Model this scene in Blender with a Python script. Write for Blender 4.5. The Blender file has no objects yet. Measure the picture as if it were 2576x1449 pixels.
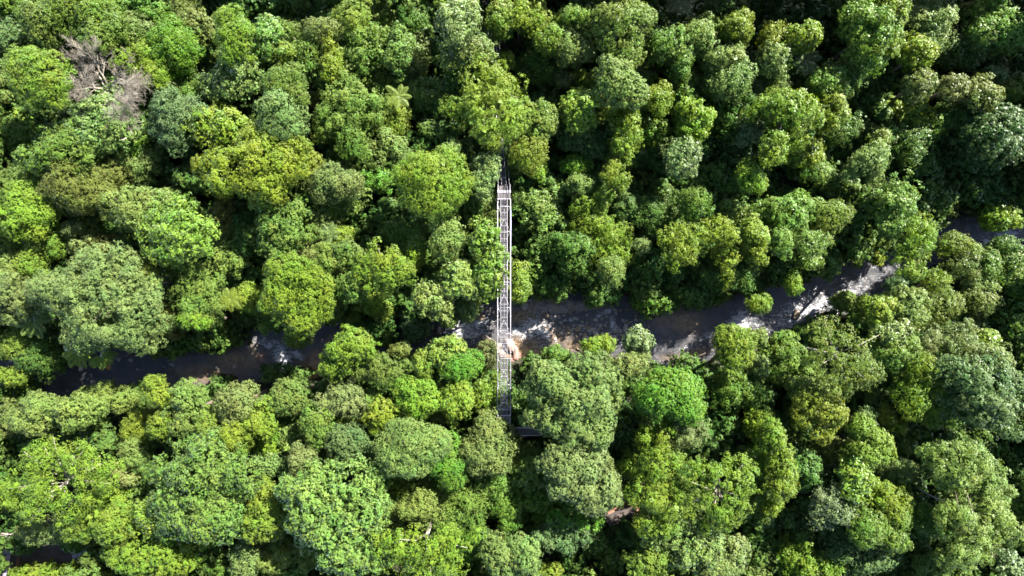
import bpy, math, random
import numpy as np
from mathutils import Vector, noise as mnoise

# ------------------------------------------------------------------ camera, sky, sun, exposure
scene = bpy.context.scene
COL = scene.collection
CAM_H = 163.0
TANH = math.tan(math.radians(33.0))
KPX = 2.0 * TANH / 2576.0            # metres per picture unit per metre of depth

cam_data = bpy.data.cameras.new("drone_camera")
cam = bpy.data.objects.new("drone_camera", cam_data)
COL.objects.link(cam)
cam_data.sensor_fit = 'HORIZONTAL'
cam_data.angle = math.radians(66.0)
cam_data.clip_start = 1.0
cam_data.clip_end = 2000.0
cam.location = (0, 0, CAM_H)
cam.rotation_euler = (0, 0, 0)
scene.camera = cam

SUN_EL, SUN_AZ = math.radians(43.0), math.radians(42.0)      # azimuth clockwise from picture-up (+Y)
SUN = Vector((math.sin(SUN_AZ) * math.cos(SUN_EL), math.cos(SUN_AZ) * math.cos(SUN_EL), math.sin(SUN_EL)))
world = bpy.data.worlds.new("World")
scene.world = world
world.use_nodes = True
wn = world.node_tree.nodes
wl = world.node_tree.links
wn.clear()
sky = wn.new("ShaderNodeTexSky")
sky.sky_type = 'NISHITA'
sky.sun_disc = False
sky.sun_elevation = SUN_EL
sky.sun_rotation = SUN_AZ
bg = wn.new("ShaderNodeBackground")
bg.inputs["Strength"].default_value = 0.07
wo = wn.new("ShaderNodeOutputWorld")
wl.new(sky.outputs[0], bg.inputs[0])
wl.new(bg.outputs[0], wo.inputs[0])

sun_data = bpy.data.lights.new("sun", 'SUN')
sun_data.energy = 5.0
sun_data.angle = math.radians(0.53)
sun_data.color = (1.0, 0.94, 0.82)
sun = bpy.data.objects.new("sun", sun_data)
COL.objects.link(sun)
sun.rotation_euler = SUN.to_track_quat('Z', 'Y').to_euler()
sun.location = (60, 60, 120)

vs = scene.view_settings
vs.view_transform = 'Standard'
vs.look = 'None'
vs.exposure = 2.5
vs.gamma = 1.0
scene.cycles.max_bounces = 5
scene.cycles.diffuse_bounces = 3
scene.cycles.glossy_bounces = 2
scene.cycles.transmission_bounces = 3
scene.cycles.transparent_max_bounces = 4
scene.cycles.filter_width = 1.6
scene.cycles.volume_bounces = 0
scene.cycles.caustics_reflective = False
scene.cycles.caustics_refractive = False

rng = np.random.default_rng(7)
random.seed(7)

def at(px, py, z):
    """world point at height z seen at picture coordinates (2576 x 1449 grid)"""
    s = (CAM_H - z) * KPX
    return Vector(((px - 1288.0) * s, (724.5 - py) * s, z))

def mpp(z):
    return (CAM_H - z) * KPX

# ------------------------------------------------------------------ helpers
def tag(o, label=None, cat=None, group=None, kind=None):
    if label: o["label"] = label
    if cat: o["category"] = cat
    if group: o["group"] = group
    if kind: o["kind"] = kind
    return o

def empty(name, loc):
    o = bpy.data.objects.new(name, None)
    o.empty_display_size = 0.5
    o.location = loc
    COL.objects.link(o)
    return o

def link(name, me, mat=None, parent=None, loc=None):
    o = bpy.data.objects.new(name, me)
    if mat is not None and len(me.materials) == 0:
        me.materials.append(mat)
    if parent is not None: o.parent = parent
    if loc is not None: o.location = loc
    COL.objects.link(o)
    return o

def quad_mesh(name, V, attrs=None):
    """V: (n,4,3) loose quads"""
    n = len(V)
    me = bpy.data.meshes.new(name)
    me.vertices.add(4 * n)
    me.vertices.foreach_set("co", np.ascontiguousarray(V, dtype=np.float32).ravel())
    me.loops.add(4 * n)
    me.loops.foreach_set("vertex_index", np.arange(4 * n, dtype=np.int32))
    me.polygons.add(n)
    me.polygons.foreach_set("loop_start", np.arange(0, 4 * n, 4, dtype=np.int32))
    for k, a in (attrs or {}).items():
        at_ = me.attributes.new(k, 'FLOAT', 'FACE')
        at_.data.foreach_set("value", np.ascontiguousarray(a, dtype=np.float32))
    me.update(calc_edges=True)
    return me

class MB:
    """collects vertices and faces of one mesh"""
    def __init__(self): self.v = []; self.f = []
    def add(self, vs_, fs_):
        k = len(self.v)
        self.v += [tuple(p) for p in vs_]
        self.f += [tuple(i + k for i in f) for f in fs_]
    def box(self, c, size, rot=0.0):
        x, y, z = [s * 0.5 for s in size]
        ca, sa = math.cos(rot), math.sin(rot)
        P = []
        for sx, sy, sz in ((-1,-1,-1),(1,-1,-1),(1,1,-1),(-1,1,-1),(-1,-1,1),(1,-1,1),(1,1,1),(-1,1,1)):
            a, b = sx * x, sy * y
            P.append((c[0] + a * ca - b * sa, c[1] + a * sa + b * ca, c[2] + sz * z))
        self.add(P, [(0,3,2,1),(4,5,6,7),(0,1,5,4),(1,2,6,5),(2,3,7,6),(3,0,4,7)])
    def tube(self, pts, radii, n=6, cap=True):
        pts = [Vector(p) for p in pts]
        if not hasattr(radii, '__len__'): radii = [radii] * len(pts)
        up = Vector((0.13, 0.31, 0.94))
        rings = []
        for i, p in enumerate(pts):
            d = (pts[min(i + 1, len(pts) - 1)] - pts[max(i - 1, 0)])
            if d.length < 1e-6: d = Vector((0, 0, 1))
            d.normalize()
            a = d.cross(up)
            if a.length < 0.05: a = d.cross(Vector((1, 0, 0)))
            a.normalize(); b = d.cross(a)
            rings.append([p + a * (radii[i] * math.cos(2 * math.pi * k / n)) + b * (radii[i] * math.sin(2 * math.pi * k / n)) for k in range(n)])
        vs_ = [q for r in rings for q in r]
        fs_ = []
        for i in range(len(pts) - 1):
            for k in range(n):
                k2 = (k + 1) % n
                fs_.append((i * n + k, i * n + k2, (i + 1) * n + k2, (i + 1) * n + k))
        if cap:
            fs_.append(tuple(range(n - 1, -1, -1)))
            fs_.append(tuple((len(pts) - 1) * n + k for k in range(n)))
        self.add(vs_, fs_)
    def mesh(self, name, smooth=False):
        me = bpy.data.meshes.new(name)
        me.from_pydata(self.v, [], self.f)
        if smooth:
            me.polygons.foreach_set("use_smooth", [True] * len(me.polygons))
        me.update()
        return me
    def build(self, name, mat, parent=None, smooth=False):
        return link(name, self.mesh(name, smooth), mat, parent)

# ------------------------------------------------------------------ materials
def new_mat(name):
    m = bpy.data.materials.new(name)
    m.use_nodes = True
    nt = m.node_tree
    nt.nodes.clear()
    out = nt.nodes.new("ShaderNodeOutputMaterial")
    return m, nt, out

def principled(nt, out, **kw):
    b = nt.nodes.new("ShaderNodeBsdfPrincipled")
    for k, v in kw.items(): b.inputs[k].default_value = v
    nt.links.new(b.outputs[0], out.inputs[0])
    return b

def ramp(nt, stops, fac):
    r = nt.nodes.new("ShaderNodeValToRGB")
    e = r.color_ramp.elements
    while len(e) < len(stops): e.new(0.5)
    for el, (p, c) in zip(e, stops):
        el.position = p; el.color = (*c, 1.0)
    nt.links.new(fac, r.inputs[0])
    return r.outputs[0]

def noise_tex(nt, scale, detail=4, rough=0.6, coord='Object', dist=0.0):
    t = nt.nodes.new("ShaderNodeTexCoord")
    n = nt.nodes.new("ShaderNodeTexNoise")
    n.inputs["Scale"].default_value = scale
    n.inputs["Detail"].default_value = detail
    n.inputs["Roughness"].default_value = rough
    n.inputs["Distortion"].default_value = dist
    nt.links.new(t.outputs[coord], n.inputs["Vector"])
    return n.outputs[0]

def leaf_material(name, gloss=0.07, trans=0.38):
    """leaf colour = the plant's own hue (object colour) varied from leaf to leaf; light also passes through the blade"""
    m, nt, out = new_mat(name)
    oi = nt.nodes.new("ShaderNodeObjectInfo")
    at_ = nt.nodes.new("ShaderNodeAttribute"); at_.attribute_name = "tint"
    at2 = nt.nodes.new("ShaderNodeAttribute"); at2.attribute_name = "age"
    hsv = nt.nodes.new("ShaderNodeHueSaturation")
    mh = nt.nodes.new("ShaderNodeMapRange")
    mh.inputs[1].default_value = 0; mh.inputs[2].default_value = 1
    mh.inputs[3].default_value = 0.472; mh.inputs[4].default_value = 0.522
    nt.links.new(at2.outputs["Fac"], mh.inputs[0])
    mv = nt.nodes.new("ShaderNodeMapRange")
    mv.inputs[1].default_value = 0; mv.inputs[2].default_value = 1
    mv.inputs[3].default_value = 0.72; mv.inputs[4].default_value = 1.26
    nt.links.new(at_.outputs["Fac"], mv.inputs[0])
    nt.links.new(mh.outputs[0], hsv.inputs["Hue"])
    nt.links.new(mv.outputs[0], hsv.inputs["Value"])
    nt.links.new(oi.outputs["Color"], hsv.inputs["Color"])
    dif = nt.nodes.new("ShaderNodeBsdfDiffuse")
    tr = nt.nodes.new("ShaderNodeBsdfTranslucent")
    nt.links.new(hsv.outputs[0], dif.inputs[0])
    warm = nt.nodes.new("ShaderNodeHueSaturation")
    warm.inputs["Hue"].default_value = 0.485
    warm.inputs["Saturation"].default_value = 1.15
    warm.inputs["Value"].default_value = 1.25
    nt.links.new(hsv.outputs[0], warm.inputs["Color"])
    nt.links.new(warm.outputs[0], tr.inputs[0])
    mx = nt.nodes.new("ShaderNodeMixShader"); mx.inputs[0].default_value = trans
    nt.links.new(dif.outputs[0], mx.inputs[1]); nt.links.new(tr.outputs[0], mx.inputs[2])
    gl = nt.nodes.new("ShaderNodeBsdfGlossy"); gl.inputs["Roughness"].default_value = 0.5
    gl.inputs["Color"].default_value = (0.9, 0.95, 0.9, 1)
    fr = nt.nodes.new("ShaderNodeFresnel"); fr.inputs[0].default_value = 1.42
    mu = nt.nodes.new("ShaderNodeMath"); mu.operation = 'MULTIPLY'; mu.inputs[1].default_value = gloss
    nt.links.new(fr.outputs[0], mu.inputs[0])
    m2 = nt.nodes.new("ShaderNodeMixShader")
    nt.links.new(mu.outputs[0], m2.inputs[0])
    nt.links.new(mx.outputs[0], m2.inputs[1]); nt.links.new(gl.outputs[0], m2.inputs[2])
    nt.links.new(m2.outputs[0], out.inputs[0])
    return m

LEAF = leaf_material("leaf_blades")
LEAF_GLOSSY = leaf_material("waxy_leaf_blades", gloss=0.14, trans=0.34)

def bark_material(name, c1, c2, scale=1.5):
    m, nt, out = new_mat(name)
    b = principled(nt, out, Roughness=0.85)
    c = ramp(nt, [(0.3, c1), (0.7, c2)], noise_tex(nt, scale, 5))
    nt.links.new(c, b.inputs["Base Color"])
    return m

BARK = bark_material("brown_bark", (0.06, 0.045, 0.035), (0.14, 0.11, 0.09))
BARK_PALE = bark_material("pale_bark", (0.14, 0.12, 0.1), (0.3, 0.27, 0.235))
BARK_DEAD = bark_material("dead_wood", (0.125, 0.108, 0.085), (0.27, 0.24, 0.2), 0.9)

def rock_material(name, c1, c2, c3):
    m, nt, out = new_mat(name)
    b = principled(nt, out, Roughness=0.8)
    f = noise_tex(nt, 0.9, 8, 0.65)
    c = ramp(nt, [(0.28, c1), (0.5, c2), (0.72, c3)], f)
    nt.links.new(c, b.inputs["Base Color"])
    bp = nt.nodes.new("ShaderNodeBump"); bp.inputs["Strength"].default_value = 0.5; bp.inputs["Distance"].default_value = 0.15
    nt.links.new(noise_tex(nt, 4.0, 6), bp.inputs["Height"])
    nt.links.new(bp.outputs[0], b.inputs["Normal"])
    return m

ROCK_PINK = rock_material("pinkish_granite", (0.10, 0.073, 0.062), (0.19, 0.142, 0.128), (0.26, 0.21, 0.196))
ROCK_RED = rock_material("reddish_granite", (0.11, 0.055, 0.045), (0.18, 0.1, 0.085), (0.25, 0.165, 0.15))
ROCK_TAN = rock_material("tan_granite", (0.11, 0.083, 0.05), (0.19, 0.145, 0.095), (0.25, 0.2, 0.145))
ROCK_GREY = rock_material("grey_river_stone", (0.12, 0.105, 0.098), (0.25, 0.215, 0.195), (0.36, 0.31, 0.275))

def metal_material(name, col, rough=0.45, metallic=0.3):
    m, nt, out = new_mat(name)
    b = principled(nt, out, Roughness=rough, Metallic=metallic)
    d = tuple(x * 0.78 for x in col)
    c = ramp(nt, [(0.35, d), (0.6, col)], noise_tex(nt, 1.3, 6))
    nt.links.new(c, b.inputs["Base Color"])
    return m

STEEL = metal_material("galvanised_steel", (0.37, 0.355, 0.395))
STEEL_DARK = metal_material("weathered_steel", (0.16, 0.16, 0.18), 0.55)
STEEL_BLUE = metal_material("bluish_steel", (0.18, 0.22, 0.36), 0.5)
GRATE = metal_material("grating_steel", (0.17, 0.165, 0.19), 0.6)

def wood_material(name, c1, c2):
    m, nt, out = new_mat(name)
    b = principled(nt, out, Roughness=0.85)
    c = ramp(nt, [(0.3, c1), (0.7, c2)], noise_tex(nt, 2.2, 6))
    nt.links.new(c, b.inputs["Base Color"])
    return m
PLANK = wood_material("weathered_plank", (0.055, 0.05, 0.055), (0.105, 0.095, 0.1))

PLANK_DARK = wood_material("shade_dark_plank", (0.025, 0.024, 0.026), (0.05, 0.046, 0.048))  # walkway planks darkened: the crowns' shade is put into their colour
# ------------------------------------------------------------------ river course and terrain
RIVER_Z = -3.0
RIVER_P = [(-420,1010,55),(-200,985,52),(0,958,50),(120,945,48),(300,922,48),(430,918,50),(560,905,52),(650,895,58),(730,893,62),(810,868,62),(880,840,50),
           (960,832,44),(1060,838,42),(1140,838,46),(1210,828,56),(1290,826,66),(1400,815,70),(1520,812,68),(1640,842,68),
           (1740,842,66),(1850,812,58),(1950,786,58),(2050,752,56),(2140,718,52),(2230,680,50),(2320,640,52),(2410,608,50),(2500,598,46),(2620,594,45),(2800,585,50),(3000,575,50)]
def densify(pts, n=8):
    out = []
    P = np.array(pts, float)
    for i in range(len(P) - 1):
        p0 = P[max(i - 1, 0)]; p1 = P[i]; p2 = P[i + 1]; p3 = P[min(i + 2, len(P) - 1)]
        for k in range(n):
            t = k / n
            out.append(0.5 * ((2 * p1) + (-p0 + p2) * t + (2 * p0 - 5 * p1 + 4 * p2 - p3) * t * t + (-p0 + 3 * p1 - 3 * p2 + p3) * t ** 3))
    out.append(P[-1])
    return np.array(out)
_rp = densify(RIVER_P)
_s = mpp(RIVER_Z)
RIV = np.stack([(_rp[:, 0] - 1288) * _s, (724.5 - _rp[:, 1]) * _s, _rp[:, 2] * _s], 1)     # x, y, half width

def river_dist(X, Y):
    """signed distance to the water's edge (negative inside) and index of the nearest course point"""
    X = np.atleast_1d(X).astype(float); Y = np.atleast_1d(Y).astype(float)
    best = np.full(X.shape, 1e9); idx = np.zeros(X.shape, int)
    for i in range(len(RIV)):
        d = np.hypot(X - RIV[i, 0], Y - RIV[i, 1]) - RIV[i, 2]
        m = d < best
        best[m] = d[m]; idx[m] = i
    return best, idx

def smooth_noise(X, Y, scale, seed):
    """cheap smooth 2-D noise, about -1..1"""
    r = np.random.default_rng(seed)
    out = np.zeros_like(X, dtype=float); amp = 0
    for k in range(7):
        a = r.uniform(0, 2 * math.pi); f = r.uniform(0.6, 1.7) / scale
        out += np.sin((X * math.cos(a) + Y * math.sin(a)) * f * 6.28 + r.uniform(0, 6.28) + 1.3 * np.sin((X * math.sin(a) - Y * math.cos(a)) * f * 4.1 + r.uniform(0, 6.28)))
    return out / 4.0

CLEARINGS = [(1545, 1285, 75), (120, 1410, 110), (1330, 1085, 35)]
def ground_z(X, Y):
    X = np.atleast_1d(X).astype(float); Y = np.atleast_1d(Y).astype(float)
    d, _ = river_dist(X, Y)
    t = np.clip((d + 1.5) / 6.5, 0, 1)
    z = -4.3 + 4.3 * (t * t * (3 - 2 * t))
    z = z + np.clip(d - 5, 0, 200) * 0.035 + smooth_noise(X, Y, 26, 3) * 0.45 * np.clip(d / 6, 0, 1)
    return z

def gz(x, y): return float(ground_z(x, y)[0])

def soil_material():
    m, nt, out = new_mat("forest_soil")
    b = principled(nt, out, Roughness=0.95)
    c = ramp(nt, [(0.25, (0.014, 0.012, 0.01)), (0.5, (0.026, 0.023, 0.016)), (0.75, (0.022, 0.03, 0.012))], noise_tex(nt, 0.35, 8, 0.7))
    nt.links.new(c, b.inputs["Base Color"])
    bp = nt.nodes.new("ShaderNodeBump"); bp.inputs["Distance"].default_value = 0.3
    nt.links.new(noise_tex(nt, 2.0, 6), bp.inputs["Height"]); nt.links.new(bp.outputs[0], b.inputs["Normal"])
    return m

def grid_mesh(name, X, Y, Z, attrs=None, smooth=True):
    ny, nx = X.shape
    me = bpy.data.meshes.new(name)
    V = np.stack([X, Y, Z], -1).reshape(-1, 3)
    i = np.arange(nx * ny).reshape(ny, nx)
    F = np.stack([i[:-1, :-1], i[:-1, 1:], i[1:, 1:], i[1:, :-1]], -1).reshape(-1, 4)
    me.vertices.add(len(V)); me.vertices.foreach_set("co", V.astype(np.float32).ravel())
    me.loops.add(F.size); me.loops.foreach_set("vertex_index", F.astype(np.int32).ravel())
    me.polygons.add(len(F)); me.polygons.foreach_set("loop_start", np.arange(0, F.size, 4, dtype=np.int32))
    me.polygons.foreach_set("use_smooth", np.full(len(F), smooth))
    for k, a in (attrs or {}).items():
        at_ = me.attributes.new(k, 'FLOAT', 'POINT')
        at_.data.foreach_set("value", a.astype(np.float32).ravel())
    me.update(calc_edges=True)
    return me

gx = np.concatenate([np.linspace(-420, -135, 20), np.linspace(-134, 134, 269), np.linspace(135, 420, 20)])
gy = np.concatenate([np.linspace(-320, -85, 16), np.linspace(-84, 84, 169), np.linspace(85, 320, 16)])
GX, GY = np.meshgrid(gx, gy)
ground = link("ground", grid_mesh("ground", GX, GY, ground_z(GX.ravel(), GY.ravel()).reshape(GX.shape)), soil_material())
tag(ground, kind="structure")

# water sheet follows the course; foam and shallows are states of the water at fixed places
FOAM_P = [ (2012,796,82,36,-25,.56),(1945,814,50,20,-15,.46),(1880,815,40,20,-20,.36),(1350,835,55,34,10,.45),(1500,805,90,40,0,.22),(2120,740,40,18,-30,.4),(1185,835,60,26,10,.4),  # x, y, rx, ry, rotation (deg, picture), strength
 (690,868,48,15,20,.75),(708,888,24,24,0,.8),(716,898,14,27,-20,.98),(748,893,16,10,20,.85),(662,862,22,9,10,.3),
 (430,912,9,12,0,.5),(412,922,10,5,40,.45),(350,930,8,10,20,.3),
 (1180,832,40,19,15,.85),(1203,815,22,17,-40,.9),(1165,850,26,16,0,.5),(1225,812,12,8,30,.5),(1140,846,26,18,0,.5),(1245,812,18,8,40,.35),
 (1340,822,32,20,0,.85),(1368,838,20,11,30,.95),(1318,838,28,16,0,.75),(1302,832,14,10,0,.85),(1348,862,30,22,20,.4),(1300,858,20,18,0,.35),
 (1436,805,9,8,0,.6),(1412,820,20,9,0,.3),(1508,793,16,7,-30,.75),(1530,782,13,6,-30,.8),(1541,812,7,16,0,.95),(1482,828,24,9,10,.75),(1550,830,14,9,20,.8),(1420,835,16,5,10,.5),(1600,838,14,5,0,.4),
 (1471,776,10,4,0,.4),(1400,800,14,6,0,.4),(1480,845,20,8,0,.3),
 (1760,855,22,10,-15,.35),(1740,872,26,10,-10,.4),(1700,878,20,7,10,.3),(1780,842,16,9,-20,.6),
 (1862,800,24,17,-30,.9),(1842,812,17,10,0,.8),(1872,820,10,13,0,.95),(1830,830,12,6,0,.6),(1900,822,16,6,0,.45),
 (1975,808,40,26,-20,.62),(1988,785,32,20,-30,.72),(2030,790,42,26,-35,.72),(2060,770,30,16,-35,.7),(2020,822,28,18,-20,.7),(1995,832,12,16,0,.85),(1955,830,26,12,0,.5),
 (2085,750,22,9,-35,.7),(2118,742,22,8,-30,.8),(2150,730,18,10,-30,.5),(2175,722,18,10,-30,.3),(2030,728,16,10,60,.35),(2130,755,20,8,0,.4),
 (2215,700,20,8,-20,.3),(2350,682,34,14,-20,.75),(2330,692,20,10,-20,.8),(2390,670,16,8,0,.4),(2255,690,16,8,0,.2),
 (2500,612,30,15,-25,.8),(2530,596,28,16,-30,.9),(2476,622,18,10,-20,.9),(2560,600,26,14,0,.5),(2480,606,14,8,0,.7),(2560,618,20,8,0,.6)]
SHALLOW_P = [(1318,892,34,30,0,1.0),(1300,905,26,16,0,1.0),(1330,875,24,18,0,.7),(1312,795,34,14,0,.65),(800,925,52,30,-35,.85),(760,945,40,18,-30,.75),(866,843,34,12,-25,.95),
             (1748,888,26,10,-15,.5),(1690,900,24,8,0,.2),(590,905,45,20,0,.5),(640,902,26,24,0,.4),(1720,805,34,22,10,.6),(1670,805,26,16,0,.4),(1400,845,30,18,0,.35),
             (1450,870,24,14,0,.4),(1278,790,30,16,0,.35),(520,940,60,20,0,.35)]
def field(X, Y, table, z):
    s = mpp(z); out = np.zeros_like(X)
    for px, py, rx, ry, rot, st in table:
        x0 = (px - 1288) * s; y0 = (724.5 - py) * s
        a = math.radians(-rot); ca, sa = math.cos(a), math.sin(a)
        u = ((X - x0) * ca + (Y - y0) * sa) / (rx * s * 1.15); v = (-(X - x0) * sa + (Y - y0) * ca) / (ry * s * 1.15)
        out = np.maximum(out, st * np.exp(-(u * u + v * v) ** 1.2 * 0.75))
    return out

def resample(step):
    d = np.r_[0, np.cumsum(np.hypot(np.diff(RIV[:, 0]), np.diff(RIV[:, 1])))]
    t = np.arange(0, d[-1], step)
    return np.stack([np.interp(t, d, RIV[:, k]) for k in range(3)], 1)
rc = resample(0.28)
tx = np.gradient(rc[:, 0]); ty = np.gradient(rc[:, 1]); L = np.hypot(tx, ty); tx /= L; ty /= L
kk = 25
for arr in (tx, ty):
    arr[:] = np.convolve(np.pad(arr, kk, mode='edge'), np.ones(2 * kk + 1) / (2 * kk + 1), 'valid')
u = np.linspace(-1, 1, 61)
WX = rc[:, 0][:, None] - ty[:, None] * u[None, :] * (rc[:, 2][:, None] + 1.2)
WY = rc[:, 1][:, None] + tx[:, None] * u[None, :] * (rc[:, 2][:, None] + 1.2)
foam = field(WX, WY, FOAM_P, RIVER_Z)
shal = field(WX, WY, SHALLOW_P, RIVER_Z)
chop = np.zeros_like(WX)
for i in range(3):
    chop += np.abs(smooth_noise(WX * (0.6 if i else 1), WY, [2.6, 1.3, 0.8][i], 40 + i)) * [0.5, 0.3, 0.2][i]
WZ = RIVER_Z + 0.05 * smooth_noise(WX, WY, 3.0, 11) + (0.1 + 0.55 * foam) * (chop - 0.3) * (0.35 + foam)
WZ = WZ.T.copy(); 
def water_material():
    m, nt, out = new_mat("river_water")
    b = principled(nt, out, Roughness=0.12, IOR=1.33)
    fo = nt.nodes.new("ShaderNodeAttribute"); fo.attribute_name = "foam"
    sh = nt.nodes.new("ShaderNodeAttribute"); sh.attribute_name = "shallow"
    def math_(op, a, b_):
        n = nt.nodes.new("ShaderNodeMath"); n.operation = op
        for k, x in enumerate((a, b_)):
            if isinstance(x, (int, float)): n.inputs[k].default_value = x
            else: nt.links.new(x, n.inputs[k])
        return n.outputs[0]
    n1 = noise_tex(nt, 0.9, 9, 0.72, dist=1.6)
    n2 = noise_tex(nt, 0.25, 5, 0.6)
    # flow lines drawn out along the current
    tc = nt.nodes.new("ShaderNodeTexCoord"); mp = nt.nodes.new("ShaderNodeMapping")
    mp.inputs["Scale"].default_value = (0.45, 1.5, 1.0); mp.inputs["Rotation"].default_value = (0, 0, math.radians(-14))
    nf = nt.nodes.new("ShaderNodeTexNoise"); nf.inputs["Scale"].default_value = 1.5; nf.inputs["Detail"].default_value = 7; nf.inputs["Roughness"].default_value = 0.68; nf.inputs["Distortion"].default_value = 0.8
    nt.links.new(tc.outputs["Object"], mp.inputs[0]); nt.links.new(mp.outputs[0], nf.inputs["Vector"])
    n1 = math_('ADD', math_('MULTIPLY', n1, 0.45), math_('MULTIPLY', nf.outputs[0], 0.55))
    # foam breaks up in ragged streaks
    lace = math_('ADD', math_('MULTIPLY', n1, 3.2), -1.68)
    fine = noise_tex(nt, 3.4, 6, 0.7, dist=0.9)
    lace = math_('ADD', lace, math_('ADD', math_('MULTIPLY', fine, 1.5), -0.75))
    f = math_('ADD', fo.outputs["Fac"], math_('MULTIPLY', lace, 1.25))
    mr = nt.nodes.new("ShaderNodeMapRange"); mr.interpolation_type = 'SMOOTHSTEP'
    mr.inputs[1].default_value = 0.26; mr.inputs[2].default_value = 0.95
    nt.links.new(f, mr.inputs[0])
    gate = nt.nodes.new("ShaderNodeMapRange"); gate.inputs[1].default_value = 0.03; gate.inputs[2].default_value = 0.3
    nt.links.new(fo.outputs["Fac"], gate.inputs[0])
    fm = math_('MULTIPLY', mr.outputs[0], gate.outputs[0])
    deep = ramp(nt, [(0.35, (0.026, 0.029, 0.036)), (0.65, (0.058, 0.056, 0.06))], n2)
    bed = ramp(nt, [(0.35, (0.13, 0.075, 0.032)), (0.6, (0.3, 0.2, 0.1))], noise_tex(nt, 0.8, 6, 0.6))
    m1 = nt.nodes.new("ShaderNodeMixRGB")
    nt.links.new(sh.outputs["Fac"], m1.inputs[0]); nt.links.new(deep, m1.inputs[1]); nt.links.new(bed, m1.inputs[2])
    m2 = nt.nodes.new("ShaderNodeMixRGB"); m2.inputs[2].default_value = (0.34, 0.345, 0.37, 1)
    nt.links.new(fm, m2.inputs[0]); nt.links.new(m1.outputs[0], m2.inputs[1])
    nt.links.new(m2.outputs[0], b.inputs["Base Color"])
    rr = nt.nodes.new("ShaderNodeMapRange"); rr.inputs[3].default_value = 0.14; rr.inputs[4].default_value = 0.8
    nt.links.new(fm, rr.inputs[0]); nt.links.new(rr.outputs[0], b.inputs["Roughness"])
    bp = nt.nodes.new("ShaderNodeBump"); bp.inputs["Strength"].default_value = 0.6; bp.inputs["Distance"].default_value = 0.35
    nt.links.new(n1, bp.inputs["Height"]); nt.links.new(bp.outputs[0], b.inputs["Normal"])
    return m
river = link("river", grid_mesh("river", WX.T.copy(), WY.T.copy(), WZ, {"foam": foam.T.copy(), "shallow": shal.T.copy()}), water_material())
tag(river, kind="structure")
# ------------------------------------------------------------------ the bridge and its walkways
BZ = 14.5
m_ = mpp(BZ)
def bx_(px): return (px - 1288.0) * m_
def by_(py): return (724.5 - py) * m_
XC = bx_(1268.0)
YN, YS = by_(502.0), by_(1045.0)           # ends of the truss span
HW_OUT, HW_IN = 16.2 * m_, 8.2 * m_
beams = [by_(p) for p in (519.2, 582.0, 646.0, 709.9, 773.9, 838.4, 902.3, 967.4, 1031.1)]

bridge = empty("truss_footbridge", (XC, (YN + YS) / 2, BZ))
tag(bridge, "pale steel truss footbridge with mesh deck crossing above the river", "footbridge")
O = Vector(bridge.location)
def L(x, y, z): return (x, y - O.y, z)
for sx in (-1, 1):
    b = MB(); b.tube([L(sx * HW_OUT, YN, 0), L(sx * HW_OUT, YS, 0)], 0.088, 8)
    for k in range(12):
        y = YN + (YS - YN) * (k + 0.5) / 12
        b.tube([L(sx * HW_OUT, y - 0.12, 0), L(sx * HW_OUT, y + 0.12, 0)], 0.125, 8)
    b.build("chord", STEEL, bridge, True)
b = MB(); b.tube([L(0, YN - 1.5, -1.5), L(0, YS + 1.5, -1.5)], 0.055, 6); b.build("bottom_chord", STEEL, bridge, True)
for y in beams:
    b = MB(); b.tube([L(-HW_OUT + 0.1, y, -0.12), L(HW_OUT - 0.1, y, -0.12)], 0.062, 6); b.build("cross_beam", STEEL, bridge, True)
ys = [YN] + beams + [YS]
for i in range(len(beams) - 1):
    ym = (beams[i] + beams[i + 1]) / 2
    for sx in (-1, 1):
        b = MB()
        b.tube([L(sx * (HW_OUT - 0.1), beams[i] - 0.1, -0.06), L(0.03 * sx, ym, -1.45)], 0.048, 6)
        b.tube([L(sx * (HW_OUT - 0.1), beams[i + 1] + 0.1, -0.06), L(0.03 * sx, ym, -1.45)], 0.048, 6)
        b.build("diagonal_brace", STEEL, bridge, True)
# deck: open grating on two stringers
b = MB()
nl = 7
for k in range(nl):
    x = -HW_IN + 2 * HW_IN * k / (nl - 1)
    b.box(((x), (YN + YS) / 2 - O.y, 0.1), (0.03, abs(YN - YS), 0.04))
n = int(abs(YN - YS) / 0.4)
for k in range(n):
    y = YS + (YN - YS) * (k + 0.5) / n
    b.box((0, y - O.y, 0.112), (2 * HW_IN, 0.03, 0.02))
b.build("deck_grating", GRATE, bridge)
for sx in (-1, 1):
    b = MB(); b.box((sx * (HW_IN + 0.03), (YN + YS) / 2 - O.y, 0.06), (0.05, abs(YN - YS), 0.16)); b.build("stringer", STEEL_DARK, bridge)
npost = int(abs(YN - YS) / (16.0 * m_))
for sx in (-1, 1):
    b = MB()
    for zz in (1.05,):
        b.tube([L(sx * HW_IN, YN, zz), L(sx * HW_IN, YS, zz)], 0.026 if zz < 1 else 0.036, 6)
    b.build("handrail", STEEL, bridge, True)
    for k in range(npost + 1):
        y = YN + (YS - YN) * k / npost
        b = MB(); b.tube([L(sx * HW_IN, y, 0.1), L(sx * HW_IN, y, 1.05)], 0.026, 5)
        b.build("rail_post", STEEL, bridge, True)
for k in range(npost + 1):
    y = YN + (YS - YN) * k / npost
    b = MB(); b.box((0, y - O.y, 0.14), (2 * HW_IN, 0.05, 0.03))
    b.build("deck_joint", STEEL, bridge)
b = MB(); b.tube([(HW_OUT + 0.12, YN - 2 - O.y, -0.05), (HW_OUT + 0.12, YN - 9.5 - O.y, -0.05)], 0.05, 6); b.build("water_pipe", STEEL_BLUE, bridge, True)

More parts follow.
